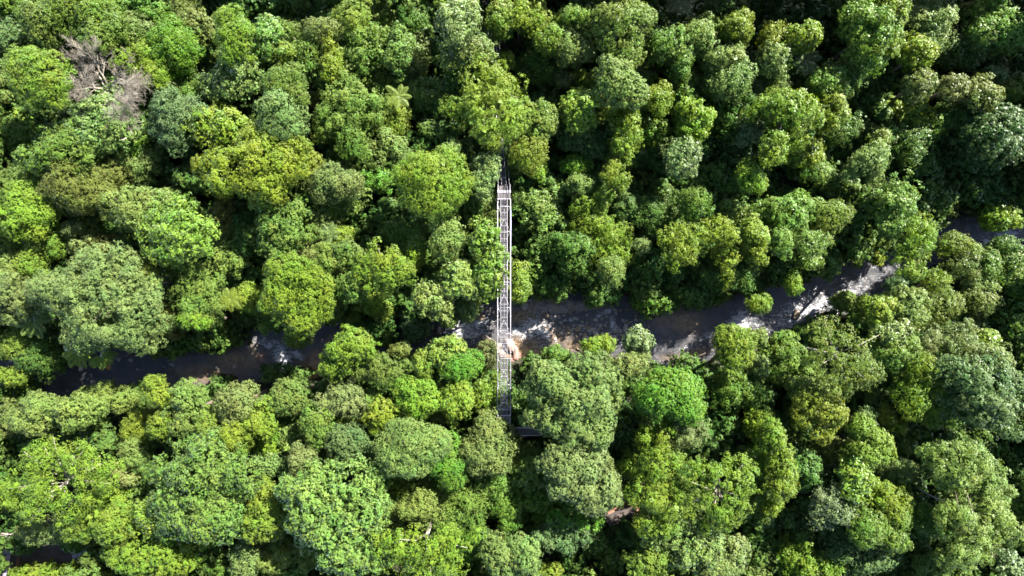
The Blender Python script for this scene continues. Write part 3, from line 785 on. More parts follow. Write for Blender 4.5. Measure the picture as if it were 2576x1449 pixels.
# ------------------------------------------------------------------ the trees
# tile column, row; then in tile units (3 per picture unit): x y rx ry style colour level ; short name for the ones others are described by
TREES = """
@0 0
70 50 120 90 v g 2
300 150 130 150 f o 3 ; the golden olive tree near the top edge
600 90 240 150 f o 3 ; the broad olive canopy above the dead tree
+420 60 150 110
480 290 170 110 f o 2
780 250 170 130 c o 3
1050 60 190 90 c m 2
1000 220 120 120 c p 2
1290 330 145 195 f v 3 ; the saturated dark-green dome
1390 70 110 100 f b 2
1490 190 110 90 v n 2
1750 240 130 170 c l 4 ; the pale lime tower tree beside the saturated dome
1540 335 85 60 c l 1
1050 420 120 100 c l 3
+1150 560 110 90
270 560 185 170 f l 4 ; the vivid yellow-green dome
+130 500 90 100
+330 690 110 90
40 250 90 140 v t 2
110 700 130 160 v d 1
1400 660 120 110 f o 2
1460 700 60 130 v m 2
1320 880 160 180 v t 3
1230 1090 90 90 b t 1
1610 940 190 150 b y 3 ; the pale yellow-green big-leaved dome
1740 590 210 130 b p 3
1610 470 110 80 v t 1
1850 1250 260 220 c y 4 ; the big cauliflower-lobed yellow-green crown
+2080 1200 190 180
+1980 1050 150 120
+2010 1400 150 110
740 930 180 180 b p 3 ; the pale tree with a bare white limb
+700 860 110 100
920 1140 140 150 c m 2
1000 1090 80 80 f v 2
60 1030 130 130 c m 2
165 920 100 80 c l 1
400 1150 210 160 c m 3
+560 1080 90 90
525 1395 230 200 f b 3 ; the rust-brown dome
850 1290 120 110 f b 2
1060 1250 100 130 c p 2
130 1330 130 130 c p 2
1430 1370 100 60 b l 0
480 860 120 110 v t 1
1150 700 120 90 v t 1
15 590 60 110 c p 2
1590 720 110 90 v d 1
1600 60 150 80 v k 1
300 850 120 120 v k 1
1000 750 150 100 v t 1
@1 0
80 290 130 140 b m 3
230 230 80 70 f o 3
200 380 115 95 f w 3
500 220 130 85 f b 3
400 400 100 110 v m 3
+430 520 90 110
570 460 80 150 v y 3
730 120 115 150 f w 3
810 340 150 120 v m 3
+750 400 80 80
280 20 110 60 c p 1
560 25 80 45 v g 1
200 610 130 120 f o 4 ; the round olive dome with a hanging skirt
+310 720 60 80
170 860 140 150 c p 4 ; the pale mint tree with a lime underside
+240 960 80 80
960 90 80 110 v o 2
1150 140 120 110 v d 2
1530 160 160 170 b p 4 ; the pale silvery tree left of the hanging walkway
1500 20 130 60 c l 3
1080 370 80 140 v m 3
1190 400 90 170 v t 2
1610 400 175 115 b p 3
1860 130 110 120 f w 3 ; the golden-lime tree over the hanging walkway
1880 460 60 70 f l 2
920 590 120 90 v o 2
1270 690 170 100 b m 2
650 700 120 110 c m 3 ; the big mid-green clumped tree
+800 800 130 150
+570 900 140 110
720 1080 100 120 c g 3
480 740 70 60 f b 2
1010 860 110 140 f w 2
750 1230 65 50 b v 1
970 1140 155 120 c p 2
1770 640 200 130 c y 4 ; the big yellow-green lobed tree by the walkway
+1770 820 270 150
+1800 980 120 110
1330 1090 120 110 v d 1
1370 890 110 130 v d 1
1330 1330 250 210 f l 4 ; the broad fine-leaved lime dome
+1320 1500 190 130
1460 1130 75 85 c p 3
1720 1310 90 160 b p 3 ; the sage column at the north landing
930 1360 100 80 b v 2
580 1380 190 110 f n 3
560 1270 70 60 c o 2
665 1300 60 50 f n 2
400 1230 75 100 c y 3
470 1010 130 110 v d 1
540 1130 80 80 v k 1
1800 1100 120 90 v k 1
@2 0
60 90 80 110 c y 3
190 150 100 110 c y 3
275 290 95 95 v y 3
470 110 125 70 c m 3
490 330 130 150 c n 3 ; the pale creamy tree in the upper middle
830 170 195 190 f o 4 ; the broad olive-lime dome at the top
+880 380 110 110
1030 290 65 110 b l 2
635 230 60 75 c l 2
790 590 150 150 f p 4 ; the bluish-sage tree
+880 690 120 100
1000 600 85 75 c m 2
1110 740 90 115 f y 3 ; the orange-tinged dome
1190 320 120 100 v m 3
+1280 450 55 110
1410 260 120 140 v p 3
1700 200 100 100 v y 3
1540 190 80 45 v m 2
1630 450 150 110 v p 3
1310 610 110 80 v o 2
1310 740 90 80 v m 2
1380 900 130 140 v l 3 ; the sunlit lime tree right of the orange-tinged dome
1660 610 140 120 v p 3
1850 580 80 100 b s 2
520 810 110 140 v y 3
640 800 100 120 f o 2
870 900 110 140 v l 3
+830 1080 60 100
890 780 100 90 c t 2
240 900 95 120 f m 3 ; the fuzzy green dome near the walkway
80 850 90 110 f w 3
130 1160 115 125 f w 3
190 1280 60 60 v l 2
500 1230 95 80 f v 2 ; the small deep-green dome in the shade
1290 1190 155 130 b s 3 ; the silvery white-leaved tree
960 1110 55 50 b p 1
870 1210 45 55 b l 1
750 1300 60 110 c y 3
825 1370 48 45 c y 3
520 1390 115 70 c p 2
1820 1340 105 115 c l 3 ; the vivid lime clumped tree in the dark gap
1690 1390 90 45 b m 1
1780 970 90 100 v s 2
250 470 160 140 v d 2
600 1040 200 120 v k 2
1080 1000 100 80 v g 2
1640 840 180 150 v d 2
1500 1100 110 100 v k 1
1040 1140 110 80 v d 1
1640 80 150 90 v k 2
400 600 60 50 c p 2
1320 1370 100 90 v d 1
560 600 80 55 v w 2
400 900 90 110 v d 2
1650 1150 110 110 v k 1
@3 0
50 280 85 90 v y 3
60 430 100 120 v p 3
270 270 105 85 v y 3
80 600 95 80 c p 2
470 620 110 100 v m 3
380 720 85 80 c m 2
150 800 190 110 v l 4 ; the bright lime draped tree
+190 930 110 120
+60 1110 80 110
500 820 90 120 c y 3
+390 830 60 60
530 970 145 100 v d 2
280 1150 130 110 b y 2
380 1300 105 80 c m 2
780 220 170 200 v g 4 ; the tall green slope-sided tree at the upper right
930 180 85 200 v w 4
1210 190 190 180 v p 3
1140 390 115 95 v y 3
740 450 120 90 v g 2
1160 620 105 105 f b 3
1430 650 130 75 c b 3 ; the sandy lobed tree
1630 700 120 120 c b 3
1780 170 190 180 v m 3
1640 230 80 90 v o 3
1530 80 62 52 f o 2
1830 690 100 80 c m 2
1130 790 80 60 c y 2
+1125 900 50 60
830 790 75 50 c m 1
950 840 55 60 v w 1
1230 970 75 85 v l 2
770 1220 110 110 v p 3
+830 1210 55 110
850 1040 75 65 v o 2
600 560 170 130 v d 2
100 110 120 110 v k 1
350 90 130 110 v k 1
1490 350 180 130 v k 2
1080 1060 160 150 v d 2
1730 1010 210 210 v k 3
1400 890 120 90 v d 2
1420 1070 110 110 v k 1
1700 570 90 70 v t 2
660 1180 100 110 v k 1
1840 480 100 100 v k 1
@0 1
150 130 195 180 c l 3 ; the layered lime tree at the left edge
390 370 110 110 c l 2
1000 130 190 150 f p 3 ; the sage-teal tree beside the rust-brown dome
1230 100 110 110 b m 3
1330 280 230 170 b l 4 ; the leafy bright-lime tree
+1250 380 130 110
1250 520 140 110 v d 1
1660 200 80 120 f r 2 ; the rust-tinged slender tree
1730 480 120 150 b m 2
60 340 140 110 f b 2
250 380 55 75 f o 2
190 530 95 100 f w 2
50 580 110 140 f n 2
285 650 75 50 f l 2
160 660 55 45 f v 1
630 410 90 110 c n 2
800 400 95 65 f r 2
530 275 75 42 c n 2
740 820 330 300 c p 4 ; the huge pale sage crown
+480 760 150 150
+1010 900 160 170
+640 1080 190 110
+900 560 120 110
1085 630 50 70 c y 3
1150 680 40 50 c p 3
1480 700 130 120 c m 3 ; the minty clumped tree near the yellow palm
+1530 830 130 120
+1420 900 100 100
1470 970 110 75 c l 3
1260 930 85 140 f b 2
1860 800 75 95 f l 2
120 790 190 130 c n 3
+90 900 130 60
100 1140 110 120 f w 2
310 1250 140 150 v d 2
60 1400 120 70 c y 2
910 1130 65 60 f y 2
1250 1130 180 110 v d 1
1640 1100 150 110 v d 1
1450 150 80 70 c p 2
1850 330 70 150 v d 2
850 320 150 70 v d 1
460 450 80 70 v d 1
1630 620 80 60 v d 1
1450 480 110 80 v d 1
980 330 100 70 f o 1
@1 1
190 240 185 165 c m 3 ; the dense mid-green tree in the left middle
+150 400 110 90
60 60 80 100 b l 3
500 260 130 125 c p 2
630 330 70 60 f y 2
690 60 110 110 b m 2
560 130 55 50 c l 2
350 450 90 70 f n 2
510 500 85 95 c o 3
670 470 120 100 c o 3
575 620 60 45 c o 2
930 520 140 110 c l 4 ; the sunlit lime tree over the gap
+900 640 160 120
+1090 590 80 80
720 720 100 95 c m 3
860 850 150 80 c l 2
250 640 180 140 f l 4 ; the huge lime-to-gold crown above the left rapids
+210 780 170 140
+320 940 170 150
+420 780 140 150
300 1100 110 80 f w 2
590 870 80 120 c o 2
1150 320 95 80 f g 2
1215 390 45 50 b l 2
1190 490 65 100 v l 2
1440 340 125 130 f p 3 ; the round sage-olive dome left of the bridge
1720 350 105 110 b l 3 ; the lime tree leaning on the bridge
+1780 480 80 100
+1760 640 85 130
1540 680 145 130 b m 3
1300 800 125 130 b p 3
+1380 880 100 100
1450 965 75 60 f l 2
1590 900 70 80 v p 2
1755 110 70 115 b p 2
1620 160 50 50 b m 1
950 890 90 75 c y 2
690 1170 180 120 c l 4 ; the vivid lime lobed crown on the south bank
+620 1280 150 110
+800 1180 90 90
900 1340 240 120 c o 3
1090 1190 90 60 c b 2
1420 1200 160 110 b l 3
1540 1310 170 130 f v 3 ; the vivid green tree left of the bridge
1745 1230 95 110 c n 2 ; the cream tree beside the sunlit boulders
1260 1320 75 120 c y 3
850 200 170 120 v d 1
900 1040 180 100 v d 1
60 960 60 120 c o 2
1200 1000 120 110 v t 1
420 120 80 70 v d 1
1050 300 90 80 v d 2
1270 560 100 80 v g 1
720 960 90 90 v g 1
1570 440 90 80 v k 1
200 1370 190 60 c d 0
@2 1
170 100 130 100 b m 2
+290 80 80 110
+250 220 140 90
600 90 130 120 c l 2
700 300 190 110 c l 2 ; the big sunlit light-green crown
+750 430 200 120
+560 250 110 90
760 610 90 110 v p 3
990 400 50 60 c n 2
1310 350 110 120 c y 3 ; the domed lime-topped tree above the river
+1290 440 110 100
1580 310 120 95 c y 3
+1620 460 80 160
1840 350 85 140 v y 3
50 620 55 70 b l 2
60 740 75 110 b l 2
180 620 140 180 v g 1
460 440 140 160 v d 2
1390 80 90 110 v g 3
1080 830 160 120 v g 1
680 760 140 90 v d 1
1400 770 140 120 v d 1
1870 840 100 80 f l 2
350 1250 110 95 c m 2
460 1200 0 0 x
650 1180 140 90 c l 3
950 1120 100 95 b s 3 ; the silvery tree at the river's edge
900 1290 170 115 c n 3
1690 1130 160 130 f l 3 ; the lime tree with a dark hollow by the river
+1700 1250 140 90
1870 1100 60 70 f o 2
1640 1390 110 70 c m 2
1000 600 100 130 v d 1
1600 640 140 90 v d 2
1100 180 140 140 v d 2
1640 120 55 60 c p 2
1760 180 80 80 c p 2
1880 1310 70 80 c p 2
1760 620 100 110 v d 2
350 700 90 100 v d 1
1480 1380 110 70 v k 0
890 120 90 110 v d 2
1480 150 90 110 v k 1
@3 1
170 180 140 120 c m 3 ; the dense green grove tree
+300 130 130 110
+60 140 90 90
480 180 130 120 f w 3
330 390 130 90 c m 3
300 520 100 65 b l 2
100 380 95 90 c m 3
820 70 90 65 b m 2
1000 60 120 130 v m 3
+960 240 110 90
1170 320 130 140 c l 4 ; the big lime tree where the river bends
+1090 450 120 120
+1100 600 90 70
830 500 42 45 c y 1
200 690 60 100 f l 2
1770 200 120 75 v l 2 ; the lime tree over the bright rapids
1470 420 150 95 v o 2
1490 570 140 100 v b 2
1680 550 85 95 c m 2
1850 540 100 80 v o 2
1810 420 120 65 v d 2
1630 710 145 80 c p 2
1870 660 90 65 c m 2
1890 740 60 55 f l 2
1630 830 120 85 f b 2
1290 670 85 80 f w 3
1300 850 150 140 f o 2
1060 830 180 110 c p 3
+1100 940 110 90
970 700 80 65 c t 2
860 890 115 130 c y 3 ; the yellow-lime clumped tree on the right bank
715 860 55 90 c y 2
590 830 75 65 v o 1
700 970 75 60 c m 1
960 1060 125 85 b p 3
560 1240 270 220 o o 4 ; the branchy olive tree with bare white limbs
+400 1060 120 90
+680 1350 160 110
110 1180 140 120 c m 2
+150 1330 200 120
1250 1130 75 95 c n 3
1450 1130 140 100 c n 3 ; the pinkish-tan crown
+1560 1240 140 110
1740 1260 110 90 c n 3
1650 1110 90 60 b y 2
1000 1210 170 130 f m 3
1650 1440 240 140 c t 4 ; the grey-sage dome
+1720 1620 220 180
1190 1360 140 110 c l 3
1890 1200 70 170 v d 1
1830 1000 90 120 v d 1
1400 1000 140 90 v k 1
1600 980 120 70 v t 1
1010 960 60 60 c m 2
1720 940 80 60 v d 1
@0 2
100 50 130 90 v d 1
280 230 180 150 c p 3
560 230 170 150 c p 3 ; the sage canopy on the lower left bank
70 280 90 130 c b 2
820 110 200 130 c p 2 ; the greyish-sage riverside canopy
1170 70 130 120 c w 3
1020 350 100 110 f y 2
1190 320 90 85 c y 3 ; the vivid lemon-lime tree
1400 210 120 170 c p 3
+1460 80 90 70
1545 300 70 85 f w 3
1770 150 160 150 c n 3
1750 410 120 110 c y 3
1900 350 70 110 c l 2
430 750 260 270 o l 4 ; the huge open bright-lime crown
+300 580 130 130
+700 640 160 150
+250 880 150 130
580 1060 130 110 f w 3
840 860 100 90 f l 2
840 1080 110 140 f w 3 ; the golden-olive tree by the dark yard
920 690 85 85 f n 2
990 520 90 110 c p 2
1480 760 300 270 b m 4 ; the huge rosette-leaved crown
+1750 680 150 130
+1380 1000 200 140
+1560 1020 150 150
1150 1030 120 130 b l 3
1130 1310 270 130 c l 3
+1280 1350 120 110
340 1130 180 80 c n 2
545 1200 70 45 b v 1
110 1190 110 60 v d 1
1840 1330 100 130 b p 2
1680 1400 100 60 v d 1
280 1432 170 50 c y 1 ; the lime shrub along the bottom edge
590 1420 85 55 c y 1
770 1400 90 65 c n 1
30 850 60 110 c l 2
40 650 60 110 v d 1
1460 410 120 70 v d 1
980 850 80 90 v d 1
960 960 80 80 v o 1
1560 560 0 0 x
@1 2
240 100 175 140 f p 3 ; the greyish sage dome on the south bank
450 300 95 140 f o 3 ; the dark olive column dome
20 290 110 110 c y 3
120 440 110 100 f l 2
300 420 130 90 b m 2
620 130 150 120 c n 3
730 230 120 95 c y 2
960 250 135 110 c y 3
615 280 70 60 c y 2
840 120 90 90 c m 2
1210 120 165 130 f l 3 ; the smooth light-green dome
1510 140 105 140 c l 3
1380 230 85 60 c n 2
1720 100 110 130 b l 2
1720 240 100 70 v g 1
700 480 165 150 f t 3 ; the dark grey-olive dome
1180 470 260 140 f p 4 ; the smooth pale sage dome
+1150 590 150 110
1430 590 115 150 f v 3 ; the deep vivid-green conical tree
+1470 720 90 70
1750 500 175 190 f n 3 ; the tan fuzzy tree at the bridge's foot
1540 370 65 50 b r 0
340 580 90 110 f n 3
500 580 85 75 f w 2
830 710 110 150 c p 2
500 850 290 200 b m 4 ; the great big-leaved crown at the bottom
+650 1100 260 220
+840 950 100 140
+720 1330 200 110
100 600 130 95 b p 2
1050 810 110 90 f w 2
1010 980 90 110 f o 2
1230 950 130 110 c p 3
1260 800 120 65 f o 2
1270 1200 300 110 o l 4 ; the spreading lime crown with bare forks
+1150 1320 190 130
+1400 1330 180 120
1620 1200 80 110 f v 2
1580 920 180 170 v m 2
1430 890 65 85 f n 2
1850 1310 140 140 c p 3 ; the pale sage tree on the bottom edge
1890 960 100 140 c g 2
220 1320 220 140 c p 2
50 1000 140 180 f y 3 ; the upright lime dome between two great crowns
1830 770 120 90 v m 2
1000 600 120 120 v t 1
280 720 120 90 v d 1
1400 1080 70 60 c m 2
@2 2
460 130 330 240 c p 4 ; the great pale crown right of the bridge
+330 10 130 120
+600 -70 120 110
+520 320 210 110
1200 90 220 180 f v 4 ; the vivid green crown
+1310 170 110 110
1110 400 140 120 c l 3
1300 380 140 120 c n 3
470 620 200 130 f n 4 ; the fawn-topped tree
+600 800 200 160
+400 750 110 130
895 620 88 75 c l 2 ; the small round lime tree by the path
1110 650 130 130 c l 4 ; the lime clumped tree beside the path
+1110 860 200 170
+1110 1060 110 110
1590 820 200 230 o l 4 ; the open lime tree with gaps
+1420 700 90 120
+1740 680 90 150
+1640 1000 110 100
480 1030 170 85 b v 2
400 1150 200 120 c t 2
80 1330 115 150 c p 3
1060 1360 170 110 c g 3
1340 1190 200 150 b p 3
+1440 1300 110 110
1540 1410 120 70 f n 3
1690 1290 85 130 b p 2
1370 910 80 70 c o 1
1880 320 85 120 c l 2
1890 590 65 110 c l 2
1880 860 70 130 c o 2
1710 70 160 110 v g 2
1530 310 100 80 v d 1
190 860 150 120 c g 2
90 650 130 150 v m 2
50 1080 60 70 c o 1
900 1150 80 60 v d 1
220 1425 120 50 f y 1
150 190 80 60 v g 1
140 570 100 70 v g 2
250 1030 110 80 v g 1
750 380 120 90 v d 1
1450 420 60 80 v d 1
700 1250 120 90 v d 1
1830 1060 90 110 v d 1
@3 2
360 50 170 110 c o 2
390 180 160 100 c y 3 ; the lime-olive layered tree
+430 290 140 90
1110 110 110 120 f l 3 ; the yellow-lime twin-crowned tree
+1290 130 110 170
790 490 140 130 f l 3 ; the fine lime dome with an orange hem
+720 350 70 90
740 270 90 70 c p 2
550 520 140 90 f b 2
905 240 58 70 c y 2
985 330 45 50 c y 2
1190 430 52 50 c p 1
1480 640 200 140 c m 4 ; the wide clumped crown at the lower right
+1640 840 190 170
+1700 1060 170 150
+1480 1050 150 150
+1500 1270 160 100
+1280 560 70 70
670 740 95 150 b l 3 ; the bright leafy tree with pale tips
860 850 75 110 c y 3
960 900 120 110 c y 3
990 660 110 90 c p 2
500 950 140 140 b s 3 ; the small-leaved silvery tree
760 1100 110 130 f g 3
+940 1060 130 110
+960 1190 100 70
1100 1260 62 42 c y 1
1190 1050 115 100 c m 2
1260 1380 130 80 c m 2
680 1280 230 140 v t 2
320 1400 150 100 v l 2
+240 1300 120 80
40 400 75 110 c l 3
120 640 85 170 c y 3
100 790 90 80 c y 3
30 930 55 55 c y 2
270 650 110 150 v d 2
200 1010 140 110 v k 1
1780 540 120 90 v d 1
1850 1390 95 90 b s 2
1890 920 60 90 v m 1
600 600 0 0 x
380 420 120 80 v k 1
1130 560 120 90 v t 1
1080 780 110 110 v k 1
1870 720 70 120 v k 1
"""
def parse_trees():
    out = []; c = r_ = 0; cur = None
    for line in TREES.strip().split("\n"):
        line = line.strip()
        if not line: continue
        if line[0] == '@':
            c, r_ = map(int, line[1:].split()); continue
        short = None
        if ';' in line: line, short = [s.strip() for s in line.split(';')]
        more = line[0] == '+'
        f = line.lstrip('+').split()
        x, y, rx, ry = map(float, f[:4])
        if rx == 0: continue
        b = (c * 644 + x / 3, r_ * 483 + y / 3, rx / 3, ry / 3)
        if more: cur['blobs'].append(b); continue
        cur = dict(blobs=[b], style=f[4], colour=f[5], level=int(f[6]), short=short)
        out.append(cur)
    return out

specs = parse_trees()
for s in specs:
    s['name'] = 'shrub' if s['level'] == 0 else {'b': 'big_leaved_tree', 'v': 'vine_draped_tree', 'o': 'open_crowned_tree'}.get(s['style'], 'rainforest_tree')
    s['lod'] = 0.55 if s['level'] <= 1 else 1.0

# ---- labels: how each looks, then where it stands against things one can find
CW = {'y': 'yellow-green', 'l': 'bright lime', 'g': 'mid-green', 'v': 'vivid green', 'd': 'dark green', 'p': 'pale sage', 'o': 'olive', 'b': 'brownish olive',
      'n': 'cream-tan', 't': 'blue-grey green', 's': 'silvery', 'k': 'deeply shaded', 'r': 'rust-tinged', 'w': 'golden olive', 'm': 'fresh green'}
SW = {'f': 'fine-leaved tree', 'c': 'clumpy tree', 'b': 'big-leaved tree', 'o': 'open tree', 'v': 'vine-draped tree'}
FIXED = [("the dead grey tree", 270, 215, 95), ("the north landing of the bridge", 1268, 480, 25), ("the south end of the bridge", 1268, 1055, 20),
         ("the reddish footpath", 1566, 1240, 25), ("the cobble bar", 1400, 775, 60), ("the tan boulder in the rapids", 2004, 790, 20),
         ("the yellow palm by the river", 580, 752, 35), ("the sprawling palm in the upper middle", 1000, 240, 45)]
BIG = [s for s in specs if s['short']]
for s in BIG:
    s['label'] = s['short'][4:] if s['short'].startswith('the ') else s['short']
def size_word(s):
    bx, by, rx, ry = s['blobs'][0]
    k = math.sqrt(rx * ry)
    if s['level'] == 0: return 'low'
    if ry > 1.45 * rx: return 'narrow'
    return 'tiny' if k < 17 else 'small' if k < 27 else 'mid-sized' if k < 40 else 'large'
def direction(dx, dy):
    a = abs(dx); b = abs(dy)
    v = 'above' if dy < 0 else 'below'; h = 'left of' if dx < 0 else 'right of'
    if a > 2.2 * b: return h
    if b > 2.2 * a: return v
    return {('above', 'left of'): 'above left of', ('above', 'right of'): 'above right of', ('below', 'left of'): 'below left of', ('below', 'right of'): 'below right of'}[(v, h)]
used = set(s['label'].lower() for s in BIG)
MARKS = FIXED + [(s['short'] if s['short'].startswith('the ') else 'the ' + s['short'], s['blobs'][0][0], s['blobs'][0][1], max(s['blobs'][0][2:])) for s in BIG]
nw = lambda t: len(t.replace('-', ' ').split())
for s in BIG:
    if len(s['label'].split()) < 5:
        bx, by = s['blobs'][0][:2]
        m = min((m for m in MARKS if nw(m[0]) <= 7 and math.hypot(m[1] - bx, m[2] - by) > 3 and s['label'] not in m[0]), key=lambda m: math.hypot(m[1] - bx, m[2] - by))
        s['label'] += f" {direction(bx - m[1], by - m[2])} {m[0]}"
    used.add(s['label'].lower())
for s in specs:
    if s['short']: continue
    bx, by, rx, ry = s['blobs'][0]
    sw = SW[s['style']]
    if s['level'] == 0: sw = 'shrub'
    look = f"{size_word(s)} {CW[s['colour']]} {sw}"
    cand = sorted(MARKS, key=lambda m: math.hypot(bx - m[1], by - m[2]) - 0.6 * m[3])
    opts = []
    for m in cand[:7]:
        opts.append(f"{look} {direction(bx - m[1], by - m[2])} {m[0]}")
    pick = None
    for o in opts:
        if nw(o) <= 16 and o.lower() not in used: pick = o; break
    if pick is None: pick = f"{look} near {cand[0][0]} at picture spot {int(bx)}"
    used.add(pick.lower()); s['label'] = pick

total = 0
for i, s in enumerate(specs):
    root, n = make_tree(i, s); total += n
    tag(root, s['label'], 'shrub' if s['level'] == 0 else 'tree')
print("TREES", len(specs), "LEAVES", total)

# unseen forest added beyond the picture so that it shades the edges
def unseen_shade_forest():
    r = np.random.default_rng(55)
    Qs, Ts, As = [], [], []
    pts = []
    for _ in range(9000):
        x, y = r.uniform(-128, 128), r.uniform(-84, 84)
        if abs(x) < 100 and abs(y) < 58.5: continue
        if river_dist(x, y)[0][0] < 4: continue
        if math.hypot(x + 103, y + 56.6) < 15: continue
        if all((x - q[0]) ** 2 + (y - q[1]) ** 2 > (6.2 if not (x > 0 and y > 0) else 5.2) ** 2 for q in pts): pts.append((x, y))
    for x, y in pts:
        top = r.uniform(12, 22) if x < 10 or (y < 45 and x < 96) or (x >= 96 and y < 34) else r.uniform(24, 31); a = r.uniform(3.2, 5.5)  # upper-right trees raised to throw longer shadows into the picture
        g = gz(x, y)
        # keep clear of the picture: taller crowns lean outward in it
        P, R, D = crown_blob(r, x, y, g + top - 5.5, a, a * r.uniform(0.8, 1.2), 5.5, 'v', 0, -0.75)
        Q, t, ag = foliage_from_lobes(r, P, R, D, 'v', 0.4)
        Qs.append(Q); Ts.append(np.clip(t + r.normal(0, 0.12), 0, 1)); As.append(np.clip(ag + r.normal(0, 0.25), 0, 1))
    o = link("unseen_shade_forest", quad_mesh("unseen_shade_forest", np.concatenate(Qs), {"tint": np.concatenate(Ts), "age": np.concatenate(As)}), LEAF)
    o.color = (0.085, 0.14, 0.03, 1)
    tag(o, kind="stuff")
    print("MARGIN", len(pts), sum(len(q) for q in Qs))
unseen_shade_forest()

# saplings and climbers closing the gaps between the trunks
def understorey():
    r = np.random.default_rng(66)
    Qs, Ts, As = [], [], []
    B = np.array([b for s in specs for b in s['blobs'] if s['level'] >= 1])
    pts = []
    for _ in range(9000):
        px, py = r.uniform(-40, 2616), r.uniform(-40, 1490)
        top = r.uniform(4.5, 12.0) if px < 1250 else r.uniform(3.5, 9.5)
        p = at(px, py, top * 0.7)
        if np.min(((px - B[:, 0]) / B[:, 2]) ** 2 + ((py - B[:, 1]) / B[:, 3]) ** 2) < 0.55: continue
        if river_dist(p.x, p.y)[0][0] < 1.6: continue
        if any(math.hypot(px - c[0], py - c[1]) < c[2] * 1.15 for c in CLEARINGS): continue
        if abs(px - 1268) < 26 and py < 1075: continue
        if all((p.x - q[0]) ** 2 + (p.y - q[1]) ** 2 > 3.6 ** 2 for q in pts): pts.append((p.x, p.y, top))
    for x, y, top in pts:
        a = r.uniform(1.7, 3.2); c = min(top * 0.6, a * 1.1)
        P, R, D = crown_blob(r, x, y, gz(x, y) + top - c, a, a * r.uniform(0.7, 1.3), c, 'v', 0, -0.6, 0.25)
        Q, t, ag = foliage_from_lobes(r, P, R, D, 'v', 0.32)
        Qs.append(Q); Ts.append(np.clip(t + r.normal(0, 0.12), 0, 1)); As.append(np.clip(ag + r.normal(0, 0.15), 0, 1))
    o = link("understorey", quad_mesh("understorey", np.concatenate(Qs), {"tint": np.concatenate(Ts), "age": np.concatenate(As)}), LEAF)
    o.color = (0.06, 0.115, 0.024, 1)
    tag(o, kind="stuff")
    print("UNDERSTOREY", len(pts), sum(len(q) for q in Qs))
understorey()
# ------------------------------------------------------------------ dead tree
def dead_tree(px, py, R, top, seed, depth=4):
    r = np.random.default_rng(seed)
    p = at(px, py, top * 0.75); g = gz(p.x, p.y)
    root = empty("dead_tree", (p.x, p.y, g))
    tag(root, "leafless grey-brown dead tree with a fan of fine bare twigs", "tree")
    A = []; B = []; RA = []; RB = []; LV = []
    trunk = MB()
    fork = Vector((0.4, -0.5, top * 0.62))
    trunk.tube([(0, 0, -0.4), (0.15, 0.1, top * 0.2), fork], [0.42, 0.34, 0.28], 9)
    def grow(p, d, ln, rad, lv):
        n = 4
        for k in range(n):
            d2 = (d + Vector(r.normal(size=3)) * 0.16 + Vector((0, 0, 0.02))).normalized()
            q = p + d2 * (ln / n)
            ra = rad * (1 - 0.16 * k); rb = rad * (1 - 0.16 * (k + 1))
            A.append(p); B.append(q); RA.append(ra); RB.append(rb); LV.append(lv)
            if lv < depth and (k > 0 or lv > 0):
                for _ in range(1 if lv < 2 else (2 if r.uniform() < 0.55 else 1)):
                    ax = Vector(r.normal(size=3)).normalized()
                    dd = (d2 + ax * r.uniform(0.5, 0.95)); dd.z = dd.z * 0.6 + 0.1; dd.normalize()
                    grow(q, dd, ln * r.uniform(0.5, 0.72), rb * 0.6, lv + 1)
            p = q; d = d2
        if lv < depth:
            grow(p, (d + Vector(r.normal(size=3)) * 0.2).normalized(), ln * 0.6, rad * 0.36, lv + 1)
    nb = 9
    for k in range(nb):
        a = 2 * math.pi * (k + r.uniform(-0.25, 0.25)) / nb
        grow(fork, Vector((math.cos(a) * 0.85, math.sin(a) * 0.85, 0.55)).normalized(), R * r.uniform(0.5, 0.72), 0.24, 0)
    A = np.array([tuple(v) for v in A]); B = np.array([tuple(v) for v in B]); RA = np.maximum(np.array(RA), 0.012); RB = np.maximum(np.array(RB), 0.010)
    D = unit(B - A); X = unit(np.cross(D, np.array([0.2, 0.3, 0.93]))); Y = np.cross(D, X)
    Q = []
    for k in range(3):
        a0 = 2 * math.pi * k / 3; a1 = 2 * math.pi * (k + 1) / 3
        o0 = X * math.cos(a0) + Y * math.sin(a0); o1 = X * math.cos(a1) + Y * math.sin(a1)
        Q.append(np.stack([A + o0 * RA[:, None], A + o1 * RA[:, None], B + o1 * RB[:, None], B + o0 * RB[:, None]], 1))
    Q = np.stack(Q, 1); LV = np.array(LV)
    link("limbs", quad_mesh("limbs", Q[LV <= 1].reshape(-1, 4, 3)), BARK_PALE, root)
    thin = (LV > 1) & (r.uniform(size=len(LV)) < 0.85)
    link("twigs", quad_mesh("twigs", Q[thin].reshape(-1, 4, 3)), BARK_DEAD, root)
    trunk.build("trunk", BARK_PALE, root, True)
    print("dead twigs", len(A))
    return root
dead_tree(256, 212, 8.4, 22.5, 5)

